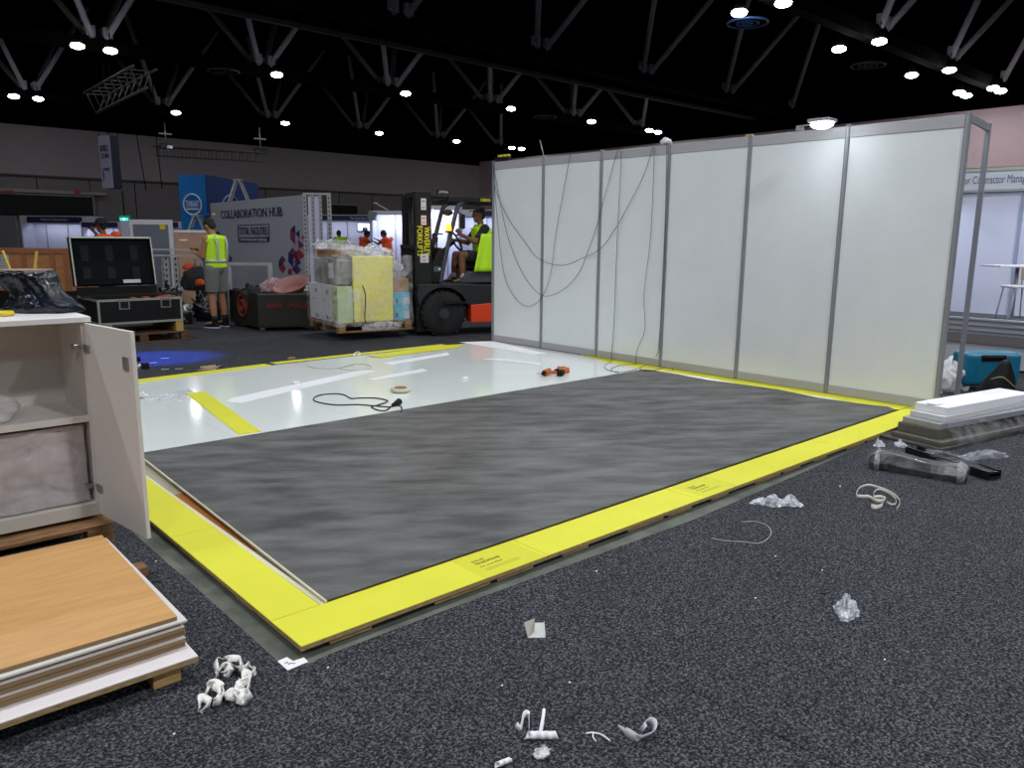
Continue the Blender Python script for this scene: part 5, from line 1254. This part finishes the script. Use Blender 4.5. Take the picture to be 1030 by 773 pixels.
# ---- forklift ---------------------------------------------------------------------------
TR = math.radians(159)
tx, ty = Vector((math.cos(TR), math.sin(TR), 0)), Vector((-math.sin(TR), math.cos(TR), 0))
wp = aZ(447, 338.3, .0075)
FO = Vector((wp.x, wp.y, .0075))-ty*.55
def fw_(x, y, z=0): return FO+tx*x+ty*y+Vector((0, 0, z))
fk = thing('forklift', 'orange-red and grey forklift carrying a wrapped load, seen from its side', 'forklift', FO, TR)
def wheel(x, y, r, w_):
    sgn = 1 if y > 0 else -1
    rg = []
    for (rr, yy) in ((r*.62, -w_/2), (r*.93, -w_/2), (r, -w_*.36), (r, w_*.36), (r*.93, w_/2), (r*.62, w_/2)): rg.append([Vector((x+rr*math.cos(k*math.pi/20), y+yy, r+rr*math.sin(k*math.pi/20))) for k in range(40)])
    ty_ = MB().loft(rg).build('tyre', 'rubber', fk)
    mb = MB()
    for k in range(22):
        a = k*2*math.pi/22
        for s_ in (-1, 1):
            mb.box((x+(r+.002)*math.cos(a+.07*s_), y+s_*w_*.27, r+(r+.002)*math.sin(a+.07*s_)), (.02, w_*.4, .05), Matrix.Rotation(-a, 3, 'Y'))
    mb.build('tread', 'rubber', ty_)
    MB().cyl((x, y-w_*.4, r), (x, y+w_*.4, r), r*.62, r*.62, 28).build('rim', mat('rim_dark', '1f2123', .5), fk)
    MB().cyl((x, y+sgn*w_*.38, r), (x, y+sgn*w_*.52, r), r*.3, r*.22, 20).build('hub', mat('hub_dark', '2a2c2e', .5), fk)
    for k in range(5): MB().cyl((x+r*.42*math.cos(k*1.257+.4), y+sgn*w_*.4, r+r*.42*math.sin(k*1.257+.4)), (x+r*.42*math.cos(k*1.257+.4), y+sgn*w_*.47, r+r*.42*math.sin(k*1.257+.4)), .016, .016, 8).build('wheel_nut', 'steel', fk)
for s_ in (-1, 1): wheel(0, s_*.44, .345, .21); wheel(-1.55, s_*.42, .28, .19)
# chassis
def side(poly, y0, y1, nm, m, bev=.01): return MB().extr([Vector((x, y0, z)) for x, z in poly], (0, y1-y0, 0)).build(nm, m, fk, bev)
arc = [(.40*math.cos(a), .345+.40*math.sin(a)) for a in [math.radians(q) for q in range(15, 171, 12)]]
side([(.42, .62), (.40, .80), (-.35, .80), (-.60, .78), (-1.2, .78), (-1.2, .45), (-.42, .45)]+[p_ for p_ in arc[::-1]], .30, .545, 'fender', mat('fender_dark', '191b1e', .5))
side([(.42, .62), (.40, .80), (-.35, .80), (-.60, .78), (-1.2, .78), (-1.2, .45), (-.42, .45)]+[p_ for p_ in arc[::-1]], -.545, -.30, 'fender', mat('fender_dark', '191b1e', .5))
MB().bx(-1.3, .15, -.30, .30, .25, .80).build('chassis', 'flblack', fk, .01)
side([(-.43, .20), (-.43, .47), (-.85, .50), (-.98, .62), (-1.12, .66), (-1.3, .55), (-1.3, .20)], .305, .56, 'side_panel', 'flred')
side([(-.43, .20), (-.43, .47), (-.85, .50), (-.98, .62), (-1.12, .66), (-1.3, .55), (-1.3, .20)], -.56, -.305, 'side_panel', 'flred')
MB().bx(-.95, -.85, .5605, .566, .34, .46).build('blue_badge', 'navy', fk)
side([(-1.3, .30), (-1.3, 1.0), (-1.75, 1.05), (-2.15, .95), (-2.2, .45), (-2.0, .28), (-1.85, .5), (-1.3, .58)], -.52, .52, 'counterweight', 'flred', .04)
side([(-.30, .80), (-.42, .98), (-1.3, 1.0), (-1.3, .80)], -.40, .40, 'seat_base', 'flgrey', .02)
side([(.28, .80), (.14, 1.10), (.02, 1.35), (-.06, 1.32), (-.02, .80)], -.40, .40, 'dashboard', 'flblack', .02)
MB().bx(-.02, .12, .402, .408, .98, 1.06).build('control_panel', mat('control_grey', '4a5a5c', .5), fk)
MB().cyl((.03, .412, 1.02), (.03, .418, 1.02), .015, .015, 10).build('green_button', mat('button_green', '9ad0b0', .5, emit='80d0a0', es=.5), fk)
MB().cyl((-.02, .405, 1.12), (-.02, .415, 1.12), .015, .015, 10).build('red_button', mat('button_red', 'd02818', .5, emit='ff2010', es=1.), fk)
MB().tube([(.0, .08, 1.2), (-.31, .08, 1.44)], .03).build('steering_column', 'flblack', fk)
sw_ = MB().ring((-.33, .08, 1.45), .17, .016, (.5, 0, .86), (0, 1, 0), 28).tube([(-.33, -.09, 1.45), (-.33, .25, 1.45)], .012).build('steering_wheel', 'flblack', fk)
side([(-.35, 1.0), (-.35, 1.10), (-.85, 1.10), (-.95, 1.60), (-1.05, 1.60), (-1.0, 1.0)], -.24, .24, 'seat', 'flblack', .03)
# mast
mk = mat('mast_black', '0c0d0f', .5, spec=.35)
for s_ in (-1, 1):
    MB().bx(.16, .41, s_*.40-.045, s_*.40+.045, .06, 2.17).build('mast_channel', mk, fk, .008)
    MB().bx(.24, .40, s_*.30-.035, s_*.30+.035, .08, 2.12).build('inner_channel', mk, fk, .006)
    MB().bx(.26, .29, s_*.22-.012, s_*.22+.012, .3, 2.05).build('lift_chain', mat('chain', '6e6a60', .5, .6), fk)
    MB().cyl((.33, s_*.16, .2), (.33, s_*.16, 1.9), .035, .035, 12).build('lift_cylinder', mk, fk)
    MB().bx(.42, .46, s_*.2-.05, s_*.2+.05, .085, .8).build('fork_upright', mk, fk)
    MB().bx(.46, 1.55, s_*.2-.05, s_*.2+.05, .082, .118).build('fork', mk, fk)
for z in (.35, 1.15, 2.10): MB().bx(.26, .39, -.265, .265, z, z+.07).build('cross_member', mk, fk)
for z in (.25, .75, 1.32): MB().bx(.405, .43, -.5, .5, z, z+.06).build('carriage_bar', mk, fk)
for y in [-.47+.094*k for k in range(11)]: MB().bx(.408, .428, y-.012, y+.012, .81, 1.32).build('backrest_bar', mk, fk)
# stickers and lettering on the near channel
for z0_, z1_, nm in ((1.90, 2.07, 'warning_label'), (1.68, 1.82, 'warning_label'), (1.12, 1.25, 'data_plate')):
    pl_ = MB().bx(.24 if nm != 'data_plate' else .21, .32 if nm != 'data_plate' else .34, .4455, .448, z0_, z1_).build(nm, 'boxw', fk)
    MB().bx(.255, .305, .4485, .449, z0_+.03, z0_+.04).build('print', 'black', pl_); MB().bx(.255, .305, .4485, .449, z1_-.05, z1_-.035).build('print', mat('label_red', 'b04848', .6), pl_)
yt = mat('lettering_yellow', 'e6ee20', .6)
text('lettering', 'WAVERLEY', (.205, .4475, 1.645), (0, 0, -1), (-1, 0, 0), .40, .075, yt, fk, -.004) if False else None
# text reads downwards: text-right = -z, text-up = toward image right (-x)
text('lettering', 'WAVERLEY', (.275, .4475, 1.65), (0, 0, -1), (-1, 0, 0), .42, .085, yt, fk, .003)
text('lettering', 'FORKLIFTS', (.385, .4475, 1.66), (0, 0, -1), (-1, 0, 0), .44, .085, yt, fk, .003)
# overhead guard
og = mat('guard_grey', '39414a', .45)
for s_ in (-1, 1):
    MB().tube(smooth_path([(.02, s_*.42, .80), (-.06, s_*.42, 1.2), (-.20, s_*.42, 1.75), (-.28, s_*.42, 1.98), (-.42, s_*.42, 2.06), (-.6, s_*.42, 2.07)]), .035, 10).build('front_pillar', og, fk)
    MB().tube([(-1.35, s_*.42, .95), (-1.38, s_*.42, 2.06)], .035, 10).build('rear_pillar', 'flblack', fk)
    MB().bx(-1.42, -.10, s_*.42-.04, s_*.42+.04, 2.03, 2.11).build('roof_rail', 'flblack', fk, .01)
for k in range(7): MB().bx(-1.35+k*.19, -1.31+k*.19, -.38, .38, 2.04, 2.09).build('roof_bar', 'flblack', fk)
MB().bx(-.10, .40, -.10, -.02, 2.05, 2.10).build('hose_guide', 'flblack', fk)
MB().bx(-.12, .06, .38, .46, 2.14, 2.20).build('front_badge', 'flblack', fk); text('lettering', 'OPEN', (.05, .4605, 2.15), (-1, 0, 0), (0, 0, 1), .15, .04, 'boxw', fk, .002)
text('lettering', '1800 LIFT', (-.62, .4605, 2.045), (-1, 0, 0), (0, 0, 1), .34, .045, yt, fk, .002)
bc = MB().cyl((-.09, .50, 1.60), (-.09, .50, 1.70), .045, .035, 16).build('beacon', 'amber', fk)
MB().cyl((-.09, .50, 1.57), (-.09, .50, 1.60), .05, .05, 16).build('beacon_base', 'flblack', fk); MB().tube([(-.09, .50, 1.585), (-.15, .43, 1.6)], .015).build('beacon_bracket', 'flblack', fk)
al = bpy.data.lights.new('beacon_light', 'POINT'); al.energy = 3; al.color = (1, .4, .05); al.shadow_soft_size = .05
ao = bpy.data.objects.new('beacon_light', al); COL.objects.link(ao); ao.parent = fk; ao.location = (-.0, .56, 1.65)
MB().box((-.31, .50, 1.74), (.09, .03, .22)).build('mirror', 'flblack', fk, .02); MB().tube([(-.24, .42, 1.9), (-.30, .50, 1.84)], .012).build('mirror_arm', 'flblack', fk)
MB().ell((-.10, .42, 1.87), (.09, .05, .05), 14).build('work_lamp', 'flblack', fk)
# clip frame on the dash
for pp2 in (((.14, .3, 1.2), (.10, .3, 1.55)), ((.10, .3, 1.55), (-.06, .3, 1.55)), ((.06, .3, 1.18), (.03, .3, 1.5)), ((.10, .3, 1.18), (.07, .3, 1.5))): MB().tube(pp2, .012, 6).build('wire_rack', 'flblack', fk)
MB().bx(-.35, .0, .546, .60, .50, .53).build('step', 'flblack', fk)
# driver (local +x forward) – pose written facing +Y then turned
JD = dict(pel=(0, 0, 0), waist=(0, .02, .14), chest=(0, .03, .34), neck=(0, .05, .54), head=(0, .08, .675), face=(0, 1, -.08), up=(0, .08, 1),
          shL=(-.185, .04, .46), elL=(-.23, .20, .25), wrL=(-.18, .42, .36), hdL=(.05, .5, .55), hnL=(1, 0, 0),
          shR=(.185, .04, .46), elR=(.24, .18, .24), wrR=(.13, .42, .28), hdR=(-.1, 1, .1), hnR=(0, 0, -1),
          hipL=(-.10, .02, -.02), knL=(-.17, .42, .06), anL=(-.17, .40, -.33), toL=(-.17, .54, -.37), hipR=(.10, .02, -.02), knR=(.15, .42, .05), anR=(.15, .45, -.33), toR=(.15, .58, -.37), curl=.9)
dl_ = fw_(-.78, .12, 1.18)
dv = person('person', 'person in black cap and lime vest seated at the forklift controls', dl_, TR-math.pi/2, JD, 'skind', .008, hair_='cap')
MB()
sh_ = torso_garment(dv, 'shirt', 'darkcloth', JD, .012, .011, sleeves=.75)
vs_ = torso_garment(dv, 'vest', 'lime', JD, .032, .011)
ribbon('reflective_stripe', smooth_path([(-.205, .03, .06), (-.215, .04, .2), (-.20, .05, .38)]), .05, 'silverband', vs_, .004, (0, 1, 0))
leg_garment(dv, 'shorts', 'darkcloth', JD, .80, .016, .011)
for S_ in 'LR': MB().cyl(Vector(JD['an'+S_])+Vector((0, 0, -.0)), Vector(JD['an'+S_])+Vector((0, 0, .10)), .045, .048, 12).build('sock', 'sock', dv)
shoes(dv, JD)
# vest hanging over the seat side
def hangv():
    rg = []; n = 9
    for i in range(n+1):
        z = 1.56-.58*i/n; k = i/n; ring = []
        x0, x1 = -.63+.13*k, -1.15
        m_ = 26
        pts = [(x0+(x1-x0)*j/m_, .47+.015*math.sin(j*.9+k*1.5)*k+.01*k) for j in range(m_+1)]
        ring = [Vector((x, y, z)) for x, y in pts]+[Vector((x, y-.012, z)) for x, y in pts[::-1]]
        rg.append(ring)
    return rg
hv_ = MB().loft(hangv()).build('hanging_vest', 'lime', None); hv_.location = FO; hv_.rotation_euler = (0, 0, TR)
tag(hv_, 'lime hi-vis vest hanging from the forklift beside the driver', 'vest')
# ---- load on the forks ------------------------------------------------------------------
LX0, LX1 = .50, 1.68
LTR = math.radians(172)
lxx, lyy = Vector((math.cos(LTR), math.sin(LTR), 0)), Vector((-math.sin(LTR), math.cos(LTR), 0))
LOr = fw_(.50, .50)-lxx*.50-lyy*.58
def fl2(x, y, z=0): return LOr+lxx*x+lyy*y+Vector((0, 0, z))
lpz = .122
lp_ = pallet('pallet', 'raised wooden pallet on the forks under the wrapped load', fl2((LX0+LX1)/2, 0, lpz), LTR, LX1-LX0, 1.2, 'wood')
LZ = lpz+.1405
def lbox(x0, x1, y0, y1, z0, z1, m, lab, nm='carton', bev=.006, extra=None):
    t = thing(nm, lab, 'box' if nm == 'carton' else nm.replace('_', ' '), fl2((x0+x1)/2, (y0+y1)/2, LZ+z0), LTR)
    hx_, hy_ = (x1-x0)/2, (y1-y0)/2
    MB().bx(-hx_, hx_, -hy_, hy_, .0005, z1-z0-.0005).build('body', m, t, bev)
    if extra: extra(t, hx_, hy_, z1-z0)
    return t
def marks(t, hx_, hy_, h):
    MB().bx(hx_+.0005, hx_+.002, hy_*.2, hy_*.4, h*.75, h*.85).build('print_mark', 'black', t); MB().bx(hx_+.0005, hx_+.002, hy_*.15, hy_*.35, h*.06, h*.16).build('print_mark', 'black', t)
    MB().bx(hx_+.0005, hx_+.002, -hy_*.5, hy_*.1, h*.55, h*.57).build('print_line', 'alud', t); MB().bx(hx_+.0005, hx_+.002, hy_*.55, hy_*.7, h*.06, h*.12).build('print_mark', 'black', t)
def bmark(t, hx_, hy_, h):
    MB().bx(-hx_*.95, -hx_*.2, hy_+.0005, hy_+.002, h*.1, h*.6).build('white_swoosh', 'boxw', t); MB().bx(hx_*.5, hx_*.8, hy_+.0005, hy_+.002, h*.2, h*.5).build('print_mark', 'navy', t)
lbox(LX1-.40, LX1-.01, -.57, -.13, 0, .54, 'boxw', 'white printed carton at the far left corner of the wrapped load', extra=marks)
lbox(LX1-.40, LX1-.01, -.12, .33, 0, .54, 'boxw', 'white printed carton at the near left corner of the wrapped load', extra=marks)
lbox(LX1-.24, LX1-.01, .335, .58, 0, .53, 'boxg', 'pale green carton at the near corner, left of the yellow foam slab', extra=marks)
def slabx(t, hx_, hy_, h): pass
ysl = lbox(LX1-.88, LX1-.25, .54, .60, .0, .96, 'foamy', 'tall pale yellow foam slab on the side of the wrapped load', nm='foam_slab', bev=.02)
lbox(LX0+.01, LX0+.27, .1, .54, 0, .22, 'boxb', 'bright blue and white carton at the bottom right of the load', extra=bmark)
lbox(LX0+.01, LX0+.27, .1, .54, .22, .42, 'boxb', 'bright blue carton stacked on the other blue one', extra=bmark)
lbox(LX0+.01, LX0+.27, .12, .52, .42, .62, 'card', 'brown carton on top of the blue cartons')
lbox(LX0+.30, LX1-.63, -.5, .5, 0, .75, 'card', 'large brown carton in the middle of the load, behind the foam slab')
lbox(LX1-.60, LX1-.06, -.48, .10, .545, .90, 'greyfoil', 'grey foil parcel on the white cartons, left', nm='parcel', bev=.03)
lbox(LX1-.58, LX1-.04, .12, .50, .545, .92, 'greyfoil', 'grey foil parcel on the white cartons, near corner', nm='parcel', bev=.03, extra=lambda t, hx_, hy_, h: (MB().box((hx_+.004, -.02, h*.55), (.006, .16, .24)).build('white_label', 'boxw', t), MB().box((hx_+.004, -.02, h*.9), (.007, .16, .05)).build('black_label', 'black', t)))
lbox(LX1-.50, LX1-.1, -.45, .3, .925, 1.04, 'card', 'flat brown carton on top of the grey parcels')
for i, (x, y, z, r_, lb) in enumerate(((LX1-.35, .32, .93, (.24, .2, .13), 'crumpled clear film on top of the near grey parcel'), (LX0+.45, .3, .76, (.30, .26, .24), 'puffy clear film mound behind the yellow foam slab'), (LX0+.14, .3, .62, (.15, .2, .16), 'clear film on top of the brown carton by the mast'), (LX1-.3, -.2, 1.04, (.3, .25, .10), 'clear film crumpled on the flat brown carton'))):
    o_ = lump('film_bunch', fl2(x, y, LZ+z), r_, 'wrap', None, .45, 2.2, 60+i, 4, rz=LTR); tag(o_, lb, 'plastic film')
def wrapring():
    rg = []
    for j in range(9):
        z = -.05+1.02*j/8; ring = []
        C4 = [(LX0, .62), (LX0-.0, -.59), (LX1+.02, -.59), (LX1+.02, .60), (LX1-.22, .62)]
        pts = []
        for a, b in zip(C4, C4[1:]+C4[:1]):
            for k in range(8): pts.append((a[0]+(b[0]-a[0])*k/8, a[1]+(b[1]-a[1])*k/8))
        cx_, cy_ = (LX0+LX1)/2, .03
        for x, y in pts:
            n_ = 1+.02*noise.fractal(Vector((x*4, y*4, z*5)), 1, 2, 3)+.012
            ring.append(Vector((cx_+(x-cx_)*n_, cy_+(y-cy_)*n_, z)))
        rg.append(ring)
    return rg
wr = MB().loft(wrapring(), caps=False).build('stretch_wrap', film('load_wrap', 'f0f2f4', .16, .1, 5, .30, .6), None); wr.location = LOr+Vector((0, 0, LZ)); wr.rotation_euler = (0, 0, LTR)
tag(wr, 'clear stretch film wrapped round the whole pallet load', 'plastic film')
tag(lump('hanging_film', fl2(LX0+.48, .57, LZ-.13), (.30, .05, .10), 'wrap', None, .2, 2, 71, 4, rz=LTR), 'white film bulging down below the yellow foam slab', 'plastic film')
tag(MB().tube(smooth_path([fl2(LX1-.36, .66, LZ+.55), fl2(LX1-.40, .67, LZ+.4), fl2(LX1-.38, .67, LZ+.1), fl2(LX1-.4, .66, LZ)]), .008, 6).build('black_strap', 'black'), 'dark strap end hanging down the near corner of the load', 'strap')
# ---- far booths behind the load ------------------------------------------------------------
fbooth('exhibition_booth', 'white booth with navy fascia seen above the wrapped load', 31, 309, 216, 373, 262, .24, navyx=(.02, .98), txt=('The Fans Store', .68, .27), seams=(.22, .55), lit=7)
fbooth('exhibition_booth', 'brightly lit white booth just left of the forklift mast', 26, 373, 212, 430, 262, .1, seams=(.36,), lit=26)
fbooth('exhibition_booth', 'brightly lit white booth seen through the forklift between mast and driver', 24, 432, 207, 462, 262, .1, seams=(.52,), lit=26)
fbooth('exhibition_booth', 'small blue-white booth seen left of the driver', 29, 463, 211, 500, 262, .26, navyx=(.35, .98), seams=(.35, .7), lit=10)
p, w, a, b = frame(31.83, 359, 224, 372.5, 233)
tv = thing('television', 'small glowing screen on the far booth wall above the wrapped load', 'television', (p.x, p.y, a), RZ)
MB().bx(-w/2, w/2, 0, .06, 0, b-a).build('bezel', 'black', tv); MB().bx(-w/2+.03, w/2-.03, -.01, -.0005, .03, b-a-.03).build('display', 'screen', tv)
MB().bx(-w*.1, w*.3, -.02, -.0105, .03, (b-a)*.45).build('dark_shape', mat('screen_dark', '26405a', .5), tv)
sb = thing('speaker_box', 'grey box fixed high on the far booth corner', 'speaker', aD(374.5, 221, 25.82), RZ)
MB().box((0, 0, .12), (.26, .25, .27), Matrix.Rotation(.1, 3, 'Y')).build('body', mat('box_grey_green', '7a8683', .6), sb, .02)
MB().tube([(0, 0, .25), (.0, 0, .35)], .01).build('bracket', 'black', sb)
ar = thing('arm_lamp', 'thin white arm lamp sticking up from the far lit booth', 'lamp', aD(391, 212, 25.5), RZ)
MB().tube([(0, 0, 0), (-.40, 0, .22)], .018).build('arm', 'boxw', ar); MB().ell((-.42, 0, .23), (.08, .05, .03)).build('head', 'boxw', ar)
JF = dict(JW); JF.update(head=(0, .16, 1.60), neck=(0, .10, 1.50), chest=(0, .04, 1.31), elL=(.2, .25, 1.3), wrL=(.15, .48, 1.42), elR=(-.2, .24, 1.28), wrR=(-.1, .46, 1.36))
for D_, px_, lb, rz_, m_, hs in ((25.5, 391, 'distant person in orange vest bending forward just left of the forklift mast', 70, 'hivor', 'short'), (27, 366, 'distant person in orange vest standing below the glowing screen', -60, 'hivor', 'short'), (27.5, 344, 'distant person in lime vest bending at the far booth', 30, 'lime', 'short')):
    pz_ = W(D_, (px_-515)/776*D_, GZ)
    pr = person('person', lb, pz_, RZ+math.radians(rz_), JF, 'skind', .014, hair_=hs, facedet=True)
    torso_garment(pr, 'vest', m_, JF, .03, .016, sleeves=.5 if m_ == 'hivor' else 0); leg_garment(pr, 'trousers', 'darkcloth', JF, 1., .02, .016, .9); shoes(pr, JF)
# ---- right side: booth, tables, profiles -----------------------------------------------------
BX = 16.3
pa, pb_ = aX(960, 318, BX), aX(971.6, 172.8, BX); ptx = aX(969, 192.5, BX)
rb = thing('exhibition_booth', 'pale lavender booth wall with a lettered white fascia at far right', 'exhibition booth', (BX, 0, GZ))
y0, y1 = -3., 6.5; zf, zt2 = aX(1000, 192.2, BX).z-GZ, aX(1000, 172.2, BX).z-GZ
MB().bx(.02, .08, y0, y1, .10, zf).build('back_wall', mat('booth_lavender', 'c3c7dc', .6), rb)
MB().bx(0, .08, y0, y1, 0, .10).build('skirting', mat('skirt_grey', '6c6f7a', .6), rb)
MB().bx(-.03, .08, y0, y1, zf, zt2).build('fascia', mat('fascia_lav', 'c6cad6', .6), rb)
MB().bx(-.05, .10, y0, y1, zt2, zt2+.06).build('fascia_cap', mat('cap_green', 'aab4a8', .5), rb)
MB().bx(-.045, -.0305, y0, y1, zf-.02, zf+.03).build('fascia_lip', 'alu', rb)
ys = [aX(x, 250, BX).y for x in (1023,)]
for y_ in (ys[0], ys[0]+2.9, ys[0]-2.9): MB().bx(-.02, .02, y_-.025, y_+.025, .0, zf).build('post', mat('post_blue', '8f9bb4', .5, .2), rb)
tL, tR = aX(970.5, 184, BX), aX(1030, 183, BX)
zt0 = aX(1000, 187.0, BX).z-GZ; wtx = (tL.y-tR.y)
text('fascia_text', 'or Contractor Management', (-.035, tL.y, zt0), (0, -1, 0), (0, 0, 1), wtx*1.34, .20, mat('text_slate', '5a6a84', .6), rb, .004)
for y_ in (-1, 1.5, 4):
    l = bpy.data.lights.new('booth_spot', 'AREA'); l.size = .3; l.energy = 26; l.color = (.80, .86, 1.)
    o_ = bpy.data.objects.new('booth_spot', l); COL.objects.link(o_); o_.parent = rb; o_.location = (-.7, y_, zf+.15); o_.rotation_euler = (0, math.radians(25), 0)
    MB().bx(-.72, -.05, y_-.02, y_+.02, zf+.25, zf+.28).build('spot_arm', 'alu', rb); MB().bx(-.8, -.6, y_-.08, y_+.08, zf+.18, zf+.25).build('spot_head', 'alu', rb)
# pink wash on the hall wall above the booth
l = bpy.data.lights.new('pink_wash', 'AREA'); l.size = 6; l.size_y = 1; l.shape = 'RECTANGLE'; l.energy = 52; l.color = (1., .66, .64)
o_ = bpy.data.objects.new('pink_wash', l); COL.objects.link(o_); o_.location = (34., 7., 3.6); o_.rotation_euler = (Vector((38, 10, 6.0))-o_.location).to_track_quat('-Z', 'Y').to_euler()
# high table and stool
hd_ = 13.6
p, w, a, b = frame(hd_, 1000, 267.2, 1048, 333)
ht = thing('high_table', 'high white bar table at the right frame edge', 'table', (p.x, p.y, GZ), RZ)
MB().bx(-w/2, w/2, -.3, .3, b-.03, b).build('table_top', 'boothw', ht, .004)
MB().cyl((0.0, 0, .03), (0.0, 0, b-.03), .03, .03).build('column', 'alu', ht)
for k in range(4):
    a_k = k*math.pi/2+.3; MB().tube(smooth_path([(0, 0, .09), (.2*math.cos(a_k), .2*math.sin(a_k), .06), (.42*math.cos(a_k), .42*math.sin(a_k), .016)]), .02, 8).build('foot', 'boothw', ht)
bs = thing('bar_stool', 'white-seated bar stool with thin metal legs beside the high table', 'stool', W(13.0, (1020-515)/776*13.0, GZ), RZ)
MB().bx(-.2, .2, -.19, .19, .76, .80).build('seat', 'boothw', bs, .015)
MB().bx(.12, .16, -.17, .17, .88, 1.10).build('backrest', mat('rest_tan', 'b8a48a', .6), bs, .01); 
for sx in (-1, 1):
    for sy in (-1, 1): MB().tube([(sx*.16, sy*.15, .76), (sx*.23, sy*.21, .0)], .012, 8).build('leg', 'alud', bs)
    MB().tube([(.14, sx*.15, .80), (.14, sx*.15, .95)], .010, 6).build('back_support', 'alud', bs)
MB().tube([(-.2, -.18, .25), (.2, -.18, .25), (.2, .18, .25), (-.2, .18, .25)], .009, 6, True).build('foot_ring', 'alud', bs)
# low counter with aluminium profiles
LXc = 9.2
cz0, cz1 = aX(951, 367.6, LXc).z, aX(951, 351.5, LXc).z
lc = thing('low_counter', 'low white counter behind the partition end with profiles stacked on it', 'counter', (LXc, 0, GZ))
MB().bx(.0, .5, -2.2, 4, .03, .30).build('body', mat('counter_pale', 'a9acb2', .6), lc); MB().bx(.04, .46, -2.18, 3.98, 0, .03).build('plinth', 'black', lc); MB().bx(-.02, .52, -2.22, 4.02, .30, .41).build('top_panel', mat('counter_shadow', '6a6464', .6), lc)  # top panel's brown-grey paints the shadow gap beneath the profiles
k = 0
for (dx, z) in ((0, .4185), (0.0, .4825), (.0, .5465), (.09, .4185)):
    t = thing('aluminium_profile', ('bottom front aluminium profile of the bundle on the low counter', 'second aluminium profile up in the bundle on the low counter', 'topmost aluminium profile of the bundle on the low counter', 'rear aluminium profile of the bundle on the low counter')[k], 'profile', (LXc+.0+dx, 0, z)); k += 1
    MB().bx(-.01, .06, -2.1, 3.8, 0, .062).build('bar', 'alu', t, .004); MB().bx(-.014, -.0105, -2.1, 3.8, .02, .042).build('groove', mat('groove_dark', '5c6068', .5), t)
# suitcase and bags
p, w, a, b = frame(7.75, 975, 356, 1028, 402)
su = thing('suitcase', 'teal hard-shell suitcase standing behind the panel pile', 'suitcase', (p.x, p.y, GZ), RZ+.05)
MB().bx(-w/2, w/2, 0, .26, .05, b).build('shell', 'teal', su, .045, seg=4)
for x in (-w*.32, w*.32): MB().cyl((x, .05, .025), (x, .08, .025), .025, .025, 12).build('wheel', 'black', su); MB().cyl((x, .18, .025), (x, .21, .025), .025, .025, 12).build('wheel', 'black', su)
MB().bx(-w*.24, w*.20, -.012, .01, b-.085, b-.02).build('handle_recess', 'black', su, .012); MB().tube([(-w*.17, -.02, b-.075), (-w*.17, -.03, b-.04), (w*.13, -.03, b-.04), (w*.13, -.02, b-.075)], .009, 8).build('handle', 'black', su)
for x in (-w*.3, 0, w*.3): MB().bx(x-.004, x+.004, -.003, .004, .12, b-.12).build('rib', 'teal', su)
MB().bx(-w*.12, w*.0, -.006, .0, b-.27, b-.23).build('brand_plate', mat('plate_gold', '9a8a5c', .4, .5), su)
jb = thing('black_bag', 'black crumpled bag leaning against the teal suitcase', 'bag', W(7.42, (1010-515)/776*7.42, GZ), RZ)
rg = []
for j in range(12):
    z = .37*j/11; k = j/11
    rg.append([Vector(((.17*(1-k**1.3)+.03)*math.cos(q_*math.pi/14)*(1+.16*noise.noise(Vector((q_*.7, z*8, 2))))+.07*k, (.11*(1-k)+.03)*math.sin(q_*math.pi/14)*(1+.2*noise.noise(Vector((q_*.9, z*6, 5)))), z)) for q_ in range(28)])
MB().loft(rg).build('cloth', mat('bag_black', '060607', .6, spec=.25, bump=.8, bscale=18), jb)
MB().tube(smooth_path([(-.12, -.10, .2), (-.02, -.12, .22), (.12, -.1, .12)]), .006, 6).build('piping', mat('pipe_beige', '8a8470', .6), jb)
tag(lump('white_bag', W(7.75, (952-515)/776*7.75, GZ), (.15, .13, .22), 'boxw', None, .4, 2, 81, 4, rz=RZ, ridged=True), 'white plastic bag slumped behind the partition end, left', 'plastic bag')
tag(lump('white_bag', W(7.9, (969-515)/776*7.9, GZ), (.13, .12, .17), 'boxw', None, .4, 2, 83, 4, rz=RZ, ridged=True), 'white plastic bag between the return post and the suitcase', 'plastic bag')
# ------------------------------------------------------------------ world, camera, view
w = bpy.data.worlds.new('world'); SC.world = w; w.use_nodes = True
w.node_tree.nodes['Background'].inputs['Color'].default_value = (.55, .6, .7, 1); w.node_tree.nodes['Background'].inputs['Strength'].default_value = .0
cam = bpy.data.cameras.new('camera'); co = bpy.data.objects.new('camera', cam); COL.objects.link(co); SC.camera = co
cam.sensor_width = 36; cam.lens = FPX*36/1030; cam.clip_end = 300; cam.clip_start = .05
fwd = Vector((F_[0]*math.cos(PITCH), F_[1]*math.cos(PITCH), -math.sin(PITCH)))
upv = Vector((F_[0]*math.sin(PITCH), F_[1]*math.sin(PITCH), math.cos(PITCH))); rt = Vector((R_[0], R_[1], 0))
rr, uu = rt*math.cos(ROLL)+upv*math.sin(ROLL)*1., upv*math.cos(ROLL)-rt*math.sin(ROLL)*1.
Mx = Matrix((rr, uu, -fwd)).transposed().to_4x4(); Mx.translation = Vector((CX, CY, HC)); co.matrix_world = Mx
SC.view_settings.view_transform = 'Standard'; SC.view_settings.look = 'None'; SC.view_settings.gamma = 1; SC.view_settings.use_curve_mapping = False
SC.view_settings.exposure = 0.22
SC.cycles.max_bounces = 6; SC.cycles.transparent_max_bounces = 16
SC.cycles.sample_clamp_indirect = 4
try: SC.cycles.use_denoising = True
except Exception: pass
